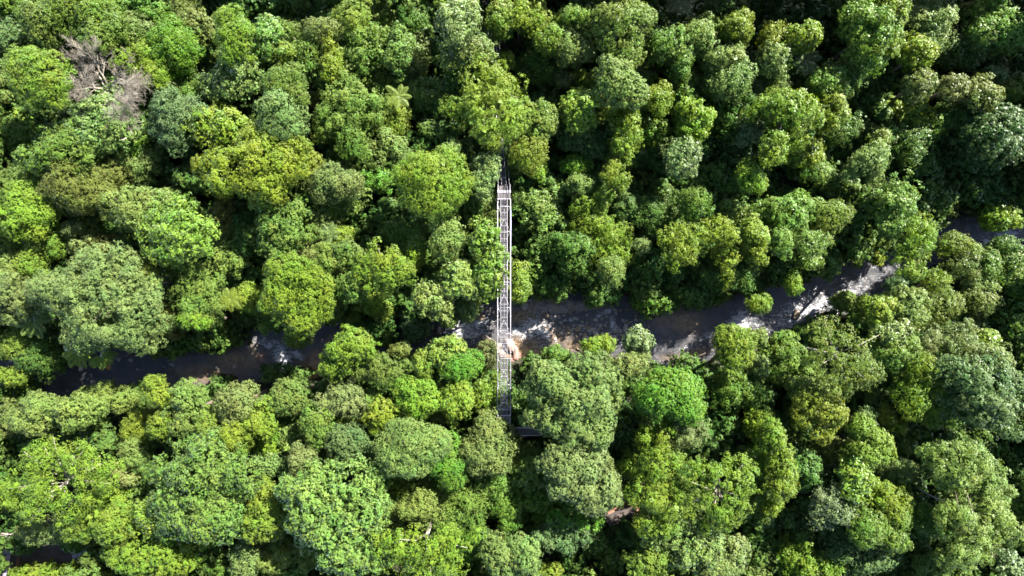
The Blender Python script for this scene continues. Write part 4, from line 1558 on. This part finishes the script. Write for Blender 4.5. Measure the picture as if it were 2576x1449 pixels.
# small bare snag at the left edge
def snag(px, py, z, label, R, seed, n=14, az=None, spread=3.14):
    r = np.random.default_rng(seed)
    p = at(px, py, z); g = gz(p.x, p.y)
    root = empty("bare_snag", (p.x, p.y, g)); tag(root, label, "dead tree")
    t = MB(); t.tube([(0, 0, -0.3), (0.1, 0, (z - g) * 0.6), (0, 0, z - g)], [0.22, 0.17, 0.1], 7); t.build("trunk", BARK_PALE, root, True)
    b = MB()
    for k in range(n):
        a = (az if az is not None else 0) + r.uniform(-spread, spread); l = R * r.uniform(0.5, 1.0)
        q0 = Vector((0, 0, (z - g) * r.uniform(0.8, 1.0)))
        d = Vector((math.cos(a), math.sin(a), r.uniform(-0.05, 0.35)))
        b.tube([q0, q0 + d * l * 0.5 + Vector((0, 0, 0.2)), q0 + d * l], [0.06, 0.045, 0.014], 4)
        for _ in range(3):
            s = q0 + d * l * r.uniform(0.3, 0.8); e = d + Vector(r.normal(size=3)) * 0.5
            b.tube([s, s + e * l * 0.3], [0.025, 0.008], 3)
    b.build("branches", BARK_PALE, root, True)
snag(26, 1345, 9.5, "bare white snag with bundled limbs at the left edge", 2.9, 3, 14, math.pi * 1.1, 0.7)
snag(2372, 1262, 18.5, "bare white forked snag poking through the wide clumped crown", 2.2, 8, 7, 0.3, 1.5)
snag(437, 738, 10, "grey bare twiggy snag beside the minty clumped tree", 1.6, 12, 16)
snag(786, 752, 19.3, "small sprig of pale dead twigs in the lime-to-gold crown", 0.8, 13, 9)

# ------------------------------------------------------------------ palms
FROND_M = leaf_material("palm_blades", gloss=0.35, trans=0.3)
def palm(px, py, z, R, n, label, col, seed, droop=0.9, dry=0, a0=0, a1=2 * math.pi):
    r = np.random.default_rng(seed)
    p = at(px, py, z); g = gz(p.x, p.y); d, j = river_dist(p.x, p.y)
    root = empty("palm_tree", (p.x, p.y, g)); tag(root, label, "palm")
    H = z - g
    t = MB(); t.tube([(0, 0, -0.4), (0.1, 0.05, H * 0.5), (0, 0, H)], [0.2, 0.14, 0.11], 8); t.build("trunk", BARK, root, True)
    for k in range(n):
        a = a0 + (a1 - a0) * (k + r.uniform(-0.3, 0.3)) / n
        l = R * r.uniform(0.85, 1.1); lift = r.uniform(0.15, 0.75)
        m = 16
        tt = np.linspace(0, 1, m)
        rad = l * (tt - 0.12 * tt ** 2 * droop); zz = l * (lift * tt - (0.55 + 0.5 * lift) * droop * tt ** 2)
        pts = np.stack([np.cos(a) * rad, np.sin(a) * rad, H + zz], 1)
        Q = []
        side = np.array([-math.sin(a), math.cos(a), 0])
        fwd = np.array([math.cos(a), math.sin(a), 0])
        for i in range(2, m * 2):
            s = i / (m * 2)
            c = np.array([np.interp(s, tt, pts[:, q]) for q in range(3)])
            w = l * 0.24 * math.sin(math.pi * min(1, s * 0.85 + 0.18)) ** 0.7
            for sd in (-1, 1):
                tip = c + side * sd * w * r.uniform(0.85, 1.1) + fwd * w * 0.55 + np.array([0, 0, -w * r.uniform(0.15, 0.5)])
                mid = (c + tip) / 2 + np.array([0, 0, 0.06])
                wd = fwd * (l * 0.016)
                Q.append([c - wd * 0.5, mid - wd, tip, mid + wd])
        # midrib
        for i in range(m - 1):
            w0 = side * 0.035 * (1 - tt[i] * 0.8); w1 = side * 0.035 * (1 - tt[i + 1] * 0.8); up = np.array([0, 0, 0.03])
            Q.append([pts[i] - w0 + up, pts[i] + w0 + up, pts[i + 1] + w1 + up, pts[i + 1] - w1 + up])
        Q = np.array(Q)
        me = quad_mesh("frond", Q, {"tint": np.clip(r.normal(0.55, 0.12, len(Q)), 0, 1), "age": np.clip(r.normal(0.5, 0.1, len(Q)), 0, 1)})
        f = link("frond", me, FROND_M, root)
        c = np.array(col)
        if k < dry: c = np.array((0.24, 0.13, 0.03))
        f.color = (*c, 1)
YP = (0.10, 0.14, 0.018); GP = (0.08, 0.14, 0.03); DP = (0.05, 0.09, 0.03)
palm(580, 752, 14.5, 2.7, 13, "yellow-green palm with a star of arching fronds by the river", YP, 1)
palm(1004, 242, 17.5, 2.9, 8, "sprawling yellow-green palm among crowns in the upper middle", (0.095, 0.14, 0.025), 2, 0.5)
palm(1709, 2, 16, 3.3, 15, "pale drooping palm cut by the top edge", (0.12, 0.14, 0.06), 3)
palm(2026, 152, 15, 3.3, 11, "dim feathery palm in the dark upper-right gap", (0.07, 0.11, 0.04), 4, 0.6)
palm(84, 806, 14, 4.2, 11, "green palm with spreading fronds below the left-edge tan tree", (0.10, 0.15, 0.035), 5, 0.6)
palm(196, 888, 13, 3.6, 12, "bright yellow-green palm leaning over the river's left reach", (0.11, 0.165, 0.018), 6, 0.8)
palm(252, 895, 12.5, 3.2, 11, "palm with one dry orange frond over the river", (0.105, 0.16, 0.018), 7, 0.9, 0, -2.4, 0.9)
palm(268, 905, 11.5, 2.6, 2, "dry orange palm frond cluster hanging beside the riverside palm", (0.26, 0.15, 0.03), 17, 0.8, 2, -1.5, -0.9)
palm(830, 588, 14, 2.6, 9, "pale fan of palm fronds among crowns left of the bridge", (0.085, 0.13, 0.04), 9, 0.5)

# ------------------------------------------------------------------ boulders and logs
def boulder(name, px, py, rx, ry, rot, z, mat, label, group=None, seed=0, flat=0.6, parent=None):
    r = np.random.default_rng(900 + seed)
    me = bpy.data.meshes.new(name)
    import bmesh
    bm = bmesh.new()
    bmesh.ops.create_icosphere(bm, subdivisions=4 if rx > 8 else 3, radius=1.0)
    m = mpp(z)
    o = Vector(r.uniform(-50, 50, 3))
    for v in bm.verts:
        c = v.co.copy()
        n1 = mnoise.noise(c * 0.9 + o); n2 = mnoise.noise(c * 2.3 + o * 1.7); n3 = mnoise.noise(c * 6 + o)
        k = 1 + 0.28 * n1 + 0.12 * n2 + 0.03 * n3
        # facets: cut by a few planes
        v.co = c * k
    for _ in range(9):
        n = Vector(r.normal(size=3)).normalized(); h = r.uniform(0.6, 0.88)
        for v in bm.verts:
            e = v.co.dot(n) - h
            if e > 0: v.co -= n * e * 0.92
    for v in bm.verts: v.co = Vector((v.co.x * rx * m, v.co.y * ry * m, v.co.z * math.sqrt(rx * ry) * m * flat))
    bm.to_mesh(me); bm.free()
    me.polygons.foreach_set("use_smooth", [True] * len(me.polygons))
    p = at(px, py, z)
    ob = link(name, me, mat, None, p)
    ob.rotation_euler = (0, 0, math.radians(-rot))
    return tag(ob, label, "rock", group)
wz = RIVER_Z
boulder("boulder", 1228, 859, 27, 14, 42, wz + 0.3, ROCK_PINK, "long pale-pink sunlit boulder slanting into the rapids left of the bridge", seed=1)
boulder("boulder", 1248, 880, 17, 9, 40, wz + 0.3, ROCK_PINK, "low pale boulder between the slanting boulder and the bridge", seed=2)
boulder("boulder", 1256, 870, 8, 8, 0, wz + 0.3, ROCK_PINK, "small round pale boulder under the bridge's left pipe", seed=3)
boulder("boulder", 1284, 868, 14, 20, -25, wz + 0.4, ROCK_PINK, "smooth cream boulder beneath the bridge's right pipe", seed=4)
boulder("boulder", 1296, 880, 10, 11, 20, wz + 0.4, ROCK_PINK, "blocky pink-grey boulder at the top of the sandy shallows", seed=5)
boulder("boulder", 1300, 897, 13, 12, 0, wz + 0.4, ROCK_RED, "reddish angular boulder beside the sandy shallows", seed=35)
boulder("boulder", 1289, 906, 9, 7, 30, wz + 0.3, ROCK_RED, "small rust-red rock at the foot of the reddish angular boulder", seed=36)
boulder("boulder", 1262, 890, 12, 9, 20, wz + 0.2, ROCK_PINK, "pale bank rock directly under the bridge deck", seed=16)
boulder("boulder", 1331, 900, 6, 6, 0, wz + 0.2, ROCK_TAN, "small sunlit stone at the end of the sandy shallows", seed=6)
boulder("boulder", 1345, 888, 7, 12, -15, wz + 0.3, ROCK_TAN, "tan stone at the shaded right end of the shallows", seed=26)
boulder("boulder", 1103, 834, 11, 14, 10, wz + 0.4, ROCK_PINK, "bright pink-white rock at the foot of the left bank trees", seed=7)
boulder("boulder", 1206, 797, 14, 11, 30, wz + 0.3, ROCK_TAN, "brown shaded boulder at the north bank left of the bridge", seed=8)
boulder("boulder", 1210, 780, 8, 6, 0, wz + 0.3, ROCK_GREY, "small grey rock beside the brown bank boulder", seed=9)
boulder("boulder", 2004, 791, 10, 13, 0, wz + 0.5, ROCK_TAN, "tan rounded boulder standing in the white rapids", seed=10)
boulder("boulder", 2074, 793, 9, 9, 0, wz + 0.3, ROCK_TAN, "brown rock at the lower edge of the right rapids", seed=11)
boulder("boulder", 1572, 825, 7, 10, 0, wz + 0.2, ROCK_GREY, "upright brownish stone in dark water right of the foam", seed=12)
boulder("boulder", 1497, 804, 8, 6, 30, wz + 0.2, ROCK_GREY, "dark wet stone in midstream below the cobble bar", seed=13)
boulder("boulder", 1490, 828, 9, 5, 0, wz + 0.15, ROCK_GREY, "flat half-sunk stone trailing foam in midstream", seed=14)
boulder("boulder", 1499, 840, 9, 8, 0, wz + 0.2, ROCK_GREY, "rounded brown stone nearest the south bank midstream", seed=15)
boulder("boulder", 1472, 849, 8, 9, 0, wz + 0.2, ROCK_GREY, "pale grey stone against the south bank foliage", seed=17)
boulder("boulder", 1516, 842, 6, 7, 0, wz + 0.1, ROCK_GREY, "dark stone right of the rounded brown stone", seed=18)
boulder("boulder", 1458, 876, 8, 6, 0, wz + 0.2, ROCK_TAN, "brown stone where the south bank crown meets the water", seed=19)
boulder("boulder", 1545, 848, 9, 6, 0, wz + 0.1, ROCK_GREY, "dim stone left of the silvery riverside tree", seed=21)
boulder("boulder", 1711, 800, 24, 22, 20, wz - 0.5, ROCK_TAN, "low brown ledge on the shaded north bank right of the bridge", seed=22, flat=0.4)
boulder("boulder", 1444, 800, 6, 5, 0, wz + 0.1, ROCK_GREY, "lone small stone above the midstream stones", seed=23)
boulder("boulder", 656, 900, 11, 10, 0, wz - 0.1, ROCK_RED, "submerged-looking brown rock left of the shaded falls", seed=24)
boulder("boulder", 1318, 771, 9, 11, 30, wz + 0.4, ROCK_GREY, "large grey cobble at the left end of the cobble bar", seed=25)
boulder("boulder", 1303, 789, 6, 6, 0, wz + 0.2, ROCK_TAN, "tan stone in the shallows under the cobble bar", seed=27)
for k, (a, b_, c, lab) in enumerate(((300, 905, 6, "grey rock at the water under the huge sage crown"), (330, 905, 7, "second grey rock at the water under the huge sage crown"), (250, 918, 5, "dim rock below the dry palm frond"),
                                  (180, 920, 8, "reddish rock below the left river palms"), (200, 905, 7, "rusty rock beside the left river palms"), (545, 925, 6, "small rock in the shallow left reach"), (590, 922, 6, "pale rock in the shallow left reach"),
                                  (1735, 905, 8, "dark rock above the thin fallen pole"), (1690, 912, 7, "brown rock at the left end of the fallen pole"), (1758, 898, 8, "amber rock in the shallows by the fallen pole"))):
    boulder("boulder", a, b_, c, c * 0.8, 20 * k, wz + 0.2, ROCK_RED if 'r' == lab[0] else ROCK_GREY, lab, seed=40 + k)
GRAVEL = rock_material("river_gravel", (0.07, 0.058, 0.05), (0.18, 0.145, 0.125), (0.3, 0.25, 0.215))
def gravel_bar():
    poly = [(1308, 772, 16), (1340, 770, 26), (1380, 770, 26), (1420, 771, 22), (1460, 770, 17), (1505, 768, 11), (1530, 766, 6)]
    P = densify(poly, 10); m = mpp(wz)
    X = np.zeros((len(P), 17)); Y = X.copy(); Z = X.copy()
    for i, (px, py, hwid) in enumerate(P):
        for j, q in enumerate(np.linspace(-1, 1, 17)):
            w = at(px, py - q * hwid, wz); X[i, j] = w.x; Y[i, j] = w.y
            Z[i, j] = wz - 0.18 + 0.42 * (1 - q * q) * min(1, i / 6, (len(P) - 1 - i) / 6)
    Z += 0.06 * smooth_noise(X, Y, 0.9, 71)
    o = link("gravel_bar", grid_mesh("gravel_bar", X.T.copy(), Y.T.copy(), Z.T.copy()), GRAVEL); tag(o, kind="structure")
gravel_bar()
# cobbles on the bar right of the bridge
rr = np.random.default_rng(5)
lab = "brown river cobble on the shaded bar right of the bridge"
for k in range(110):
    t = rr.uniform(0, 1)
    px = 1325 + 190 * t; py = 752 + 14 * math.sin(t * 3) + rr.uniform(0, 42) * (1 - 0.55 * t)
    big = rr.uniform() < 0.2
    c = rr.uniform(4, 6.5) if big else rr.uniform(1.8, 3.6)
    boulder("cobble", px, py, c, c * rr.uniform(0.6, 0.95), rr.uniform(0, 180), wz + 0.25 + rr.uniform(0, 0.2), [ROCK_GREY, ROCK_RED, ROCK_TAN][int(rr.integers(0, 3))] if big else ROCK_GREY, lab, "cobbles on the river bar", seed=100 + k)
for k in range(34):
    px = 1305 + rr.uniform(-30, 42); py = 912 + rr.uniform(-6, 8); c = rr.uniform(1.5, 3.8)
    boulder("cobble", px, py, c * 1.5, c * 0.7, rr.uniform(-25, 25), wz + 0.25, ROCK_RED, "rust-brown stone in the sunlit rubble below the reddish boulder", "stones in the sunlit rubble", seed=300 + k)

rs = np.random.default_rng(15)
for k in range(120):
    px = rs.uniform(1330, 1640); py = 845 + (px - 1400) * 0.03 - abs(rs.normal(0, 30)) if rs.uniform() < 0.6 else rs.uniform(775, 860)
    if py < 765: continue
    c = rs.uniform(2.0, 5.8) * (1.3 if rs.uniform() < 0.15 else 1)
    boulder("river_stone", px, py, c, c * rs.uniform(0.6, 1.0), rs.uniform(0, 180), wz + 0.05, ROCK_GREY if rs.uniform() < 0.7 else ROCK_TAN, "wet grey-brown stone breaking the shaded water right of the bridge", "stones breaking the shaded water", seed=500 + k)
def log(name, pts, rad, mat, label, cat="log"):
    p = [at(*q) for q in pts]; o = p[0]
    b = MB(); n = len(p)
    b.tube([q - o for q in p], [rad * (1 - 0.5 * i / (n - 1)) for i in range(n)], 7)
    r_ = b.build(name, mat, None, True); r_.location = o
    return tag(r_, label, cat)
log("fallen_pole", [(1685, 916, 0.2), (1730, 904, 0.4), (1776, 888, 1.0)], 0.09, BARK, "thin fallen pole across the south bank right of the bridge")  # darker bark colour stands in for shade on the pole
log("fallen_log", [(420, 770, 8.5), (398, 768, 8.8), (372, 762, 9)], 0.42, BARK_PALE, "thick pale dead limb beside the huge sage crown")
log("dead_limb", [(2095, 888, 20.2), (2108, 872, 20.6), (2124, 856, 20.8)], 0.26, BARK_PALE, "bright bare limb slanting over the branchy olive tree", "branch")
log("dead_limb", [(300, 350, 18), (310, 352, 18.2), (318, 346, 18.2)], 0.16, BARK_PALE, "short white bare limb on the pale tree under the dead tree", "branch")
log("dead_limb", [(88, 1206, 21), (112, 1218, 21.2), (160, 1214, 21.3)], 0.1, BARK_PALE, "long white limb showing through the open bright-lime crown", "branch")
log("dead_limb", [(770, 1300, 20.5), (785, 1284, 20.8), (796, 1274, 21)], 0.1, BARK_PALE, "white forked limb on the great big-leaved crown", "branch")
log("dead_limb", [(2438, 1300, 20.5), (2446, 1316, 20.8), (2454, 1336, 21)], 0.1, BARK_PALE, "thin white limb right of the forked snag", "branch")
log("dead_limb", [(1012, 1380, 20.6), (1030, 1390, 21), (1044, 1384, 21)], 0.1, BARK_PALE, "bare forked limb in the spreading lime crown", "branch")
log("dead_limb", [(1795, 1268, 19.5), (1796, 1250, 20), (1794, 1240, 20)], 0.1, BARK_PALE, "upright white limb in the open lime tree's gap", "branch")

# ------------------------------------------------------------------ paths, yard and huts seen through gaps
def soil2(name, c1, c2):
    m, nt, out = new_mat(name)
    b = principled(nt, out, Roughness=0.95)
    c = ramp(nt, [(0.35, c1), (0.65, c2)], noise_tex(nt, 0.8, 7, 0.65))
    nt.links.new(c, b.inputs["Base Color"]); return m
RED_SOIL = soil2("red_earth", (0.14, 0.062, 0.04), (0.24, 0.12, 0.085))
CONC = soil2("path_concrete", (0.3, 0.22, 0.2), (0.42, 0.34, 0.32))
YARD = soil2("dark_yard", (0.03, 0.025, 0.022), (0.065, 0.055, 0.05))
def sheet(name, pts, mat, dz=0.06):
    """a ground patch that follows the terrain"""
    W = [at(x, y, 1.5) for x, y in pts]
    import bmesh
    bm = bmesh.new()
    f = bm.faces.new([bm.verts.new((p.x, p.y, 0)) for p in W])
    bmesh.ops.triangulate(bm, faces=[f])
    for _ in range(4): bmesh.ops.subdivide_edges(bm, edges=[e for e in bm.edges if e.calc_length() > 0.9], cuts=1, use_grid_fill=False); bmesh.ops.triangulate(bm, faces=bm.faces[:])
    co = np.array([v.co[:] for v in bm.verts]); z = ground_z(co[:, 0], co[:, 1])
    for v, zz in zip(bm.verts, z): v.co.z = zz + dz
    me = bpy.data.meshes.new(name); bm.to_mesh(me); bm.free()
    bmn = link(name, me, mat); bmn["kind"] = "structure"
    return bmn
sheet("path", [(1548, 1165), (1585, 1165), (1596, 1200), (1604, 1250), (1612, 1300), (1600, 1340), (1540, 1340), (1530, 1290), (1556, 1262), (1556, 1210)], RED_SOIL, 0.08)
sheet("path", [(1545, 1130), (1575, 1130), (1580, 1165), (1545, 1165)], YARD, 0.08)
sheet("path", [(1552, 1232), (1582, 1232), (1584, 1262), (1554, 1262)], CONC, 0.17)
sheet("yard", [(-40, 1385), (60, 1370), (160, 1368), (270, 1368), (275, 1420), (250, 1475), (60, 1475), (-40, 1475)], YARD, 0.08)
sheet("path", [(20, 1396), (44, 1394), (42, 1475), (10, 1475)], RED_SOIL, 0.16)
sheet("path", [(180, 1376), (220, 1362), (236, 1370), (216, 1388), (214, 1404), (180, 1406)], soil2("grey_slab", (0.2, 0.2, 0.24), (0.32, 0.32, 0.38)), 0.2)

def hut(px, py, w, d, h, rot, mat, label, ridge=0.5):
    p = at(px, py, h); g = gz(p.x, p.y)
    r = empty("hut", (p.x, p.y, g)); r.rotation_euler = (0, 0, math.radians(rot)); tag(r, label, "hut")
    b = MB(); b.box((0, 0, h / 2), (w * 0.86, d * 0.86, h)); b.build("wall", PLANK, r)
    b = MB()
    n = int(w / 0.18)
    for s in (-1, 1):
        vsl = []; fs = []
        for k in range(n + 1):
            x = -w / 2 + w * k / n; c = 0.03 * (k % 2)
            vsl += [(x, 0, h + ridge + 0.02 + c), (x, s * d / 2, h + 0.02 + c)]
        for k in range(n): fs.append((2 * k, 2 * k + 1, 2 * k + 3, 2 * k + 2))
        b.add(vsl, fs)
        b.add([(x, y, z - 0.04) for x, y, z in vsl], [f[::-1] for f in fs])
    b.build("roof", mat, r)
    return r
ROOF_P = metal_material("purplish_roof_sheet", (0.22, 0.2, 0.29), 0.6, 0.1)
ROOF_B = metal_material("brown_roof_sheet", (0.05, 0.036, 0.032), 0.8, 0.0)
hut(6, 1426, 9, 3.4, 3.0, 78, ROOF_P, "corrugated purple-grey hut roof in the bottom-left corner")
hut(1566, 1306, 6.2, 3.4, 2.6, 24, ROOF_B, "dim brown shelter roof at the foot of the reddish footpath", 0.35)
wk = at(1560, 1194, 3.5); g = gz(wk.x, wk.y)
fb = empty("timber_platform", (wk.x, wk.y, g)); tag(fb, "dark timber platform with rails at the top of the reddish footpath", "platform")
b = MB()
for k in range(34): b.box((-3.2 + 6.4 * (k + 0.5) / 34, 0, 1.6), (0.16, 1.3, 0.05))
b.build("plank_deck", PLANK, fb)
for sy in (-1, 1):
    b = MB(); b.tube([(-3.2, sy * 0.65, 2.6), (3.2, sy * 0.65, 2.6)], 0.05, 6)
    for k in range(5): b.tube([(-3.2 + 1.6 * k, sy * 0.65, -0.3), (-3.2 + 1.6 * k, sy * 0.65, 2.6)], 0.05, 5)
    b.build("handrail", STEEL_DARK, fb, True)
for k in range(3):
    p = at(1535 + 5 * k, 1350, 1.5); g = gz(p.x, p.y)
    b = MB(); b.tube([(0, 0, -0.2), (0, 0, 0.55)], 0.12, 8); b.tube([(0, 0, 0.55), (0, 0, 0.62)], [0.15, 0.06], 8)
    o = b.build("marker_post", STEEL, None, True); o.location = (p.x, p.y, g); tag(o, "stubby white marker post in the row of three below the shelter", "post", "white marker posts below the shelter")
p = at(1524, 1369, 2.5); g = gz(p.x, p.y)
lp = empty("path_lamp", (p.x, p.y, g)); tag(lp, "slim pale path lamp standing left of the marker posts", "lamp")
b = MB(); b.tube([(0, 0, -0.2), (0, 0, 2.6), (-0.5, 0.9, 2.9)], [0.06, 0.045, 0.035], 6); b.build("pole", STEEL, lp, True)
b = MB(); b.tube([(0, 0, 2.55), (0, 0, 2.75)], [0.26, 0.1], 10); b.build("lamp_head", STEEL, lp, True)

# ------------------------------------------------------------------ undergrowth: low leaves covering the forest floor
def undergrowth():
    r = np.random.default_rng(77)
    n = 330000
    X = r.uniform(-118, 118, n); Y = r.uniform(-72, 72, n)
    d, _ = river_dist(X, Y)
    hgt = 0.8 + 2.1 * np.clip(smooth_noise(X, Y, 6.5, 21) * 0.5 + 0.5, 0, 1.2) + 1.5 * np.clip(smooth_noise(X, Y, 15, 22), 0, 1)
    hgt *= np.clip((d - 0.2) / 5.0, 0.05, 1)
    keep = (d > 0.4)
    for px, py, rad in CLEARINGS:
        q = at(px, py, 1.0); keep &= (np.hypot(X - q.x, (Y - q.y) * 1.25) > rad * mpp(1) * r.uniform(0.8, 1.25, n))
    X, Y, hgt = X[keep], Y[keep], hgt[keep]; n = len(X)
    Z = ground_z(X, Y) + hgt * (1 - 0.35 * r.uniform(0, 1, n) ** 2)
    N = unit(r.normal(size=(n, 3)) * 0.5 + np.array([0, 0, 1.0]))
    Q = leaf_quads(np.stack([X, Y, Z], 1), N, r.uniform(0.3, 0.6, n), 0.62, r)
    t = np.clip(0.5 + 0.22 * smooth_noise(X, Y, 4, 31) + r.normal(0, 0.1, n), 0, 1); a = np.clip(0.5 + 0.25 * smooth_noise(X, Y, 5, 32) + r.normal(0, 0.1, n), 0, 1)
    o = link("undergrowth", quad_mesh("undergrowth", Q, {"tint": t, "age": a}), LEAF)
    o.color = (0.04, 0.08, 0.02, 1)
    tag(o, kind="stuff")
undergrowth()
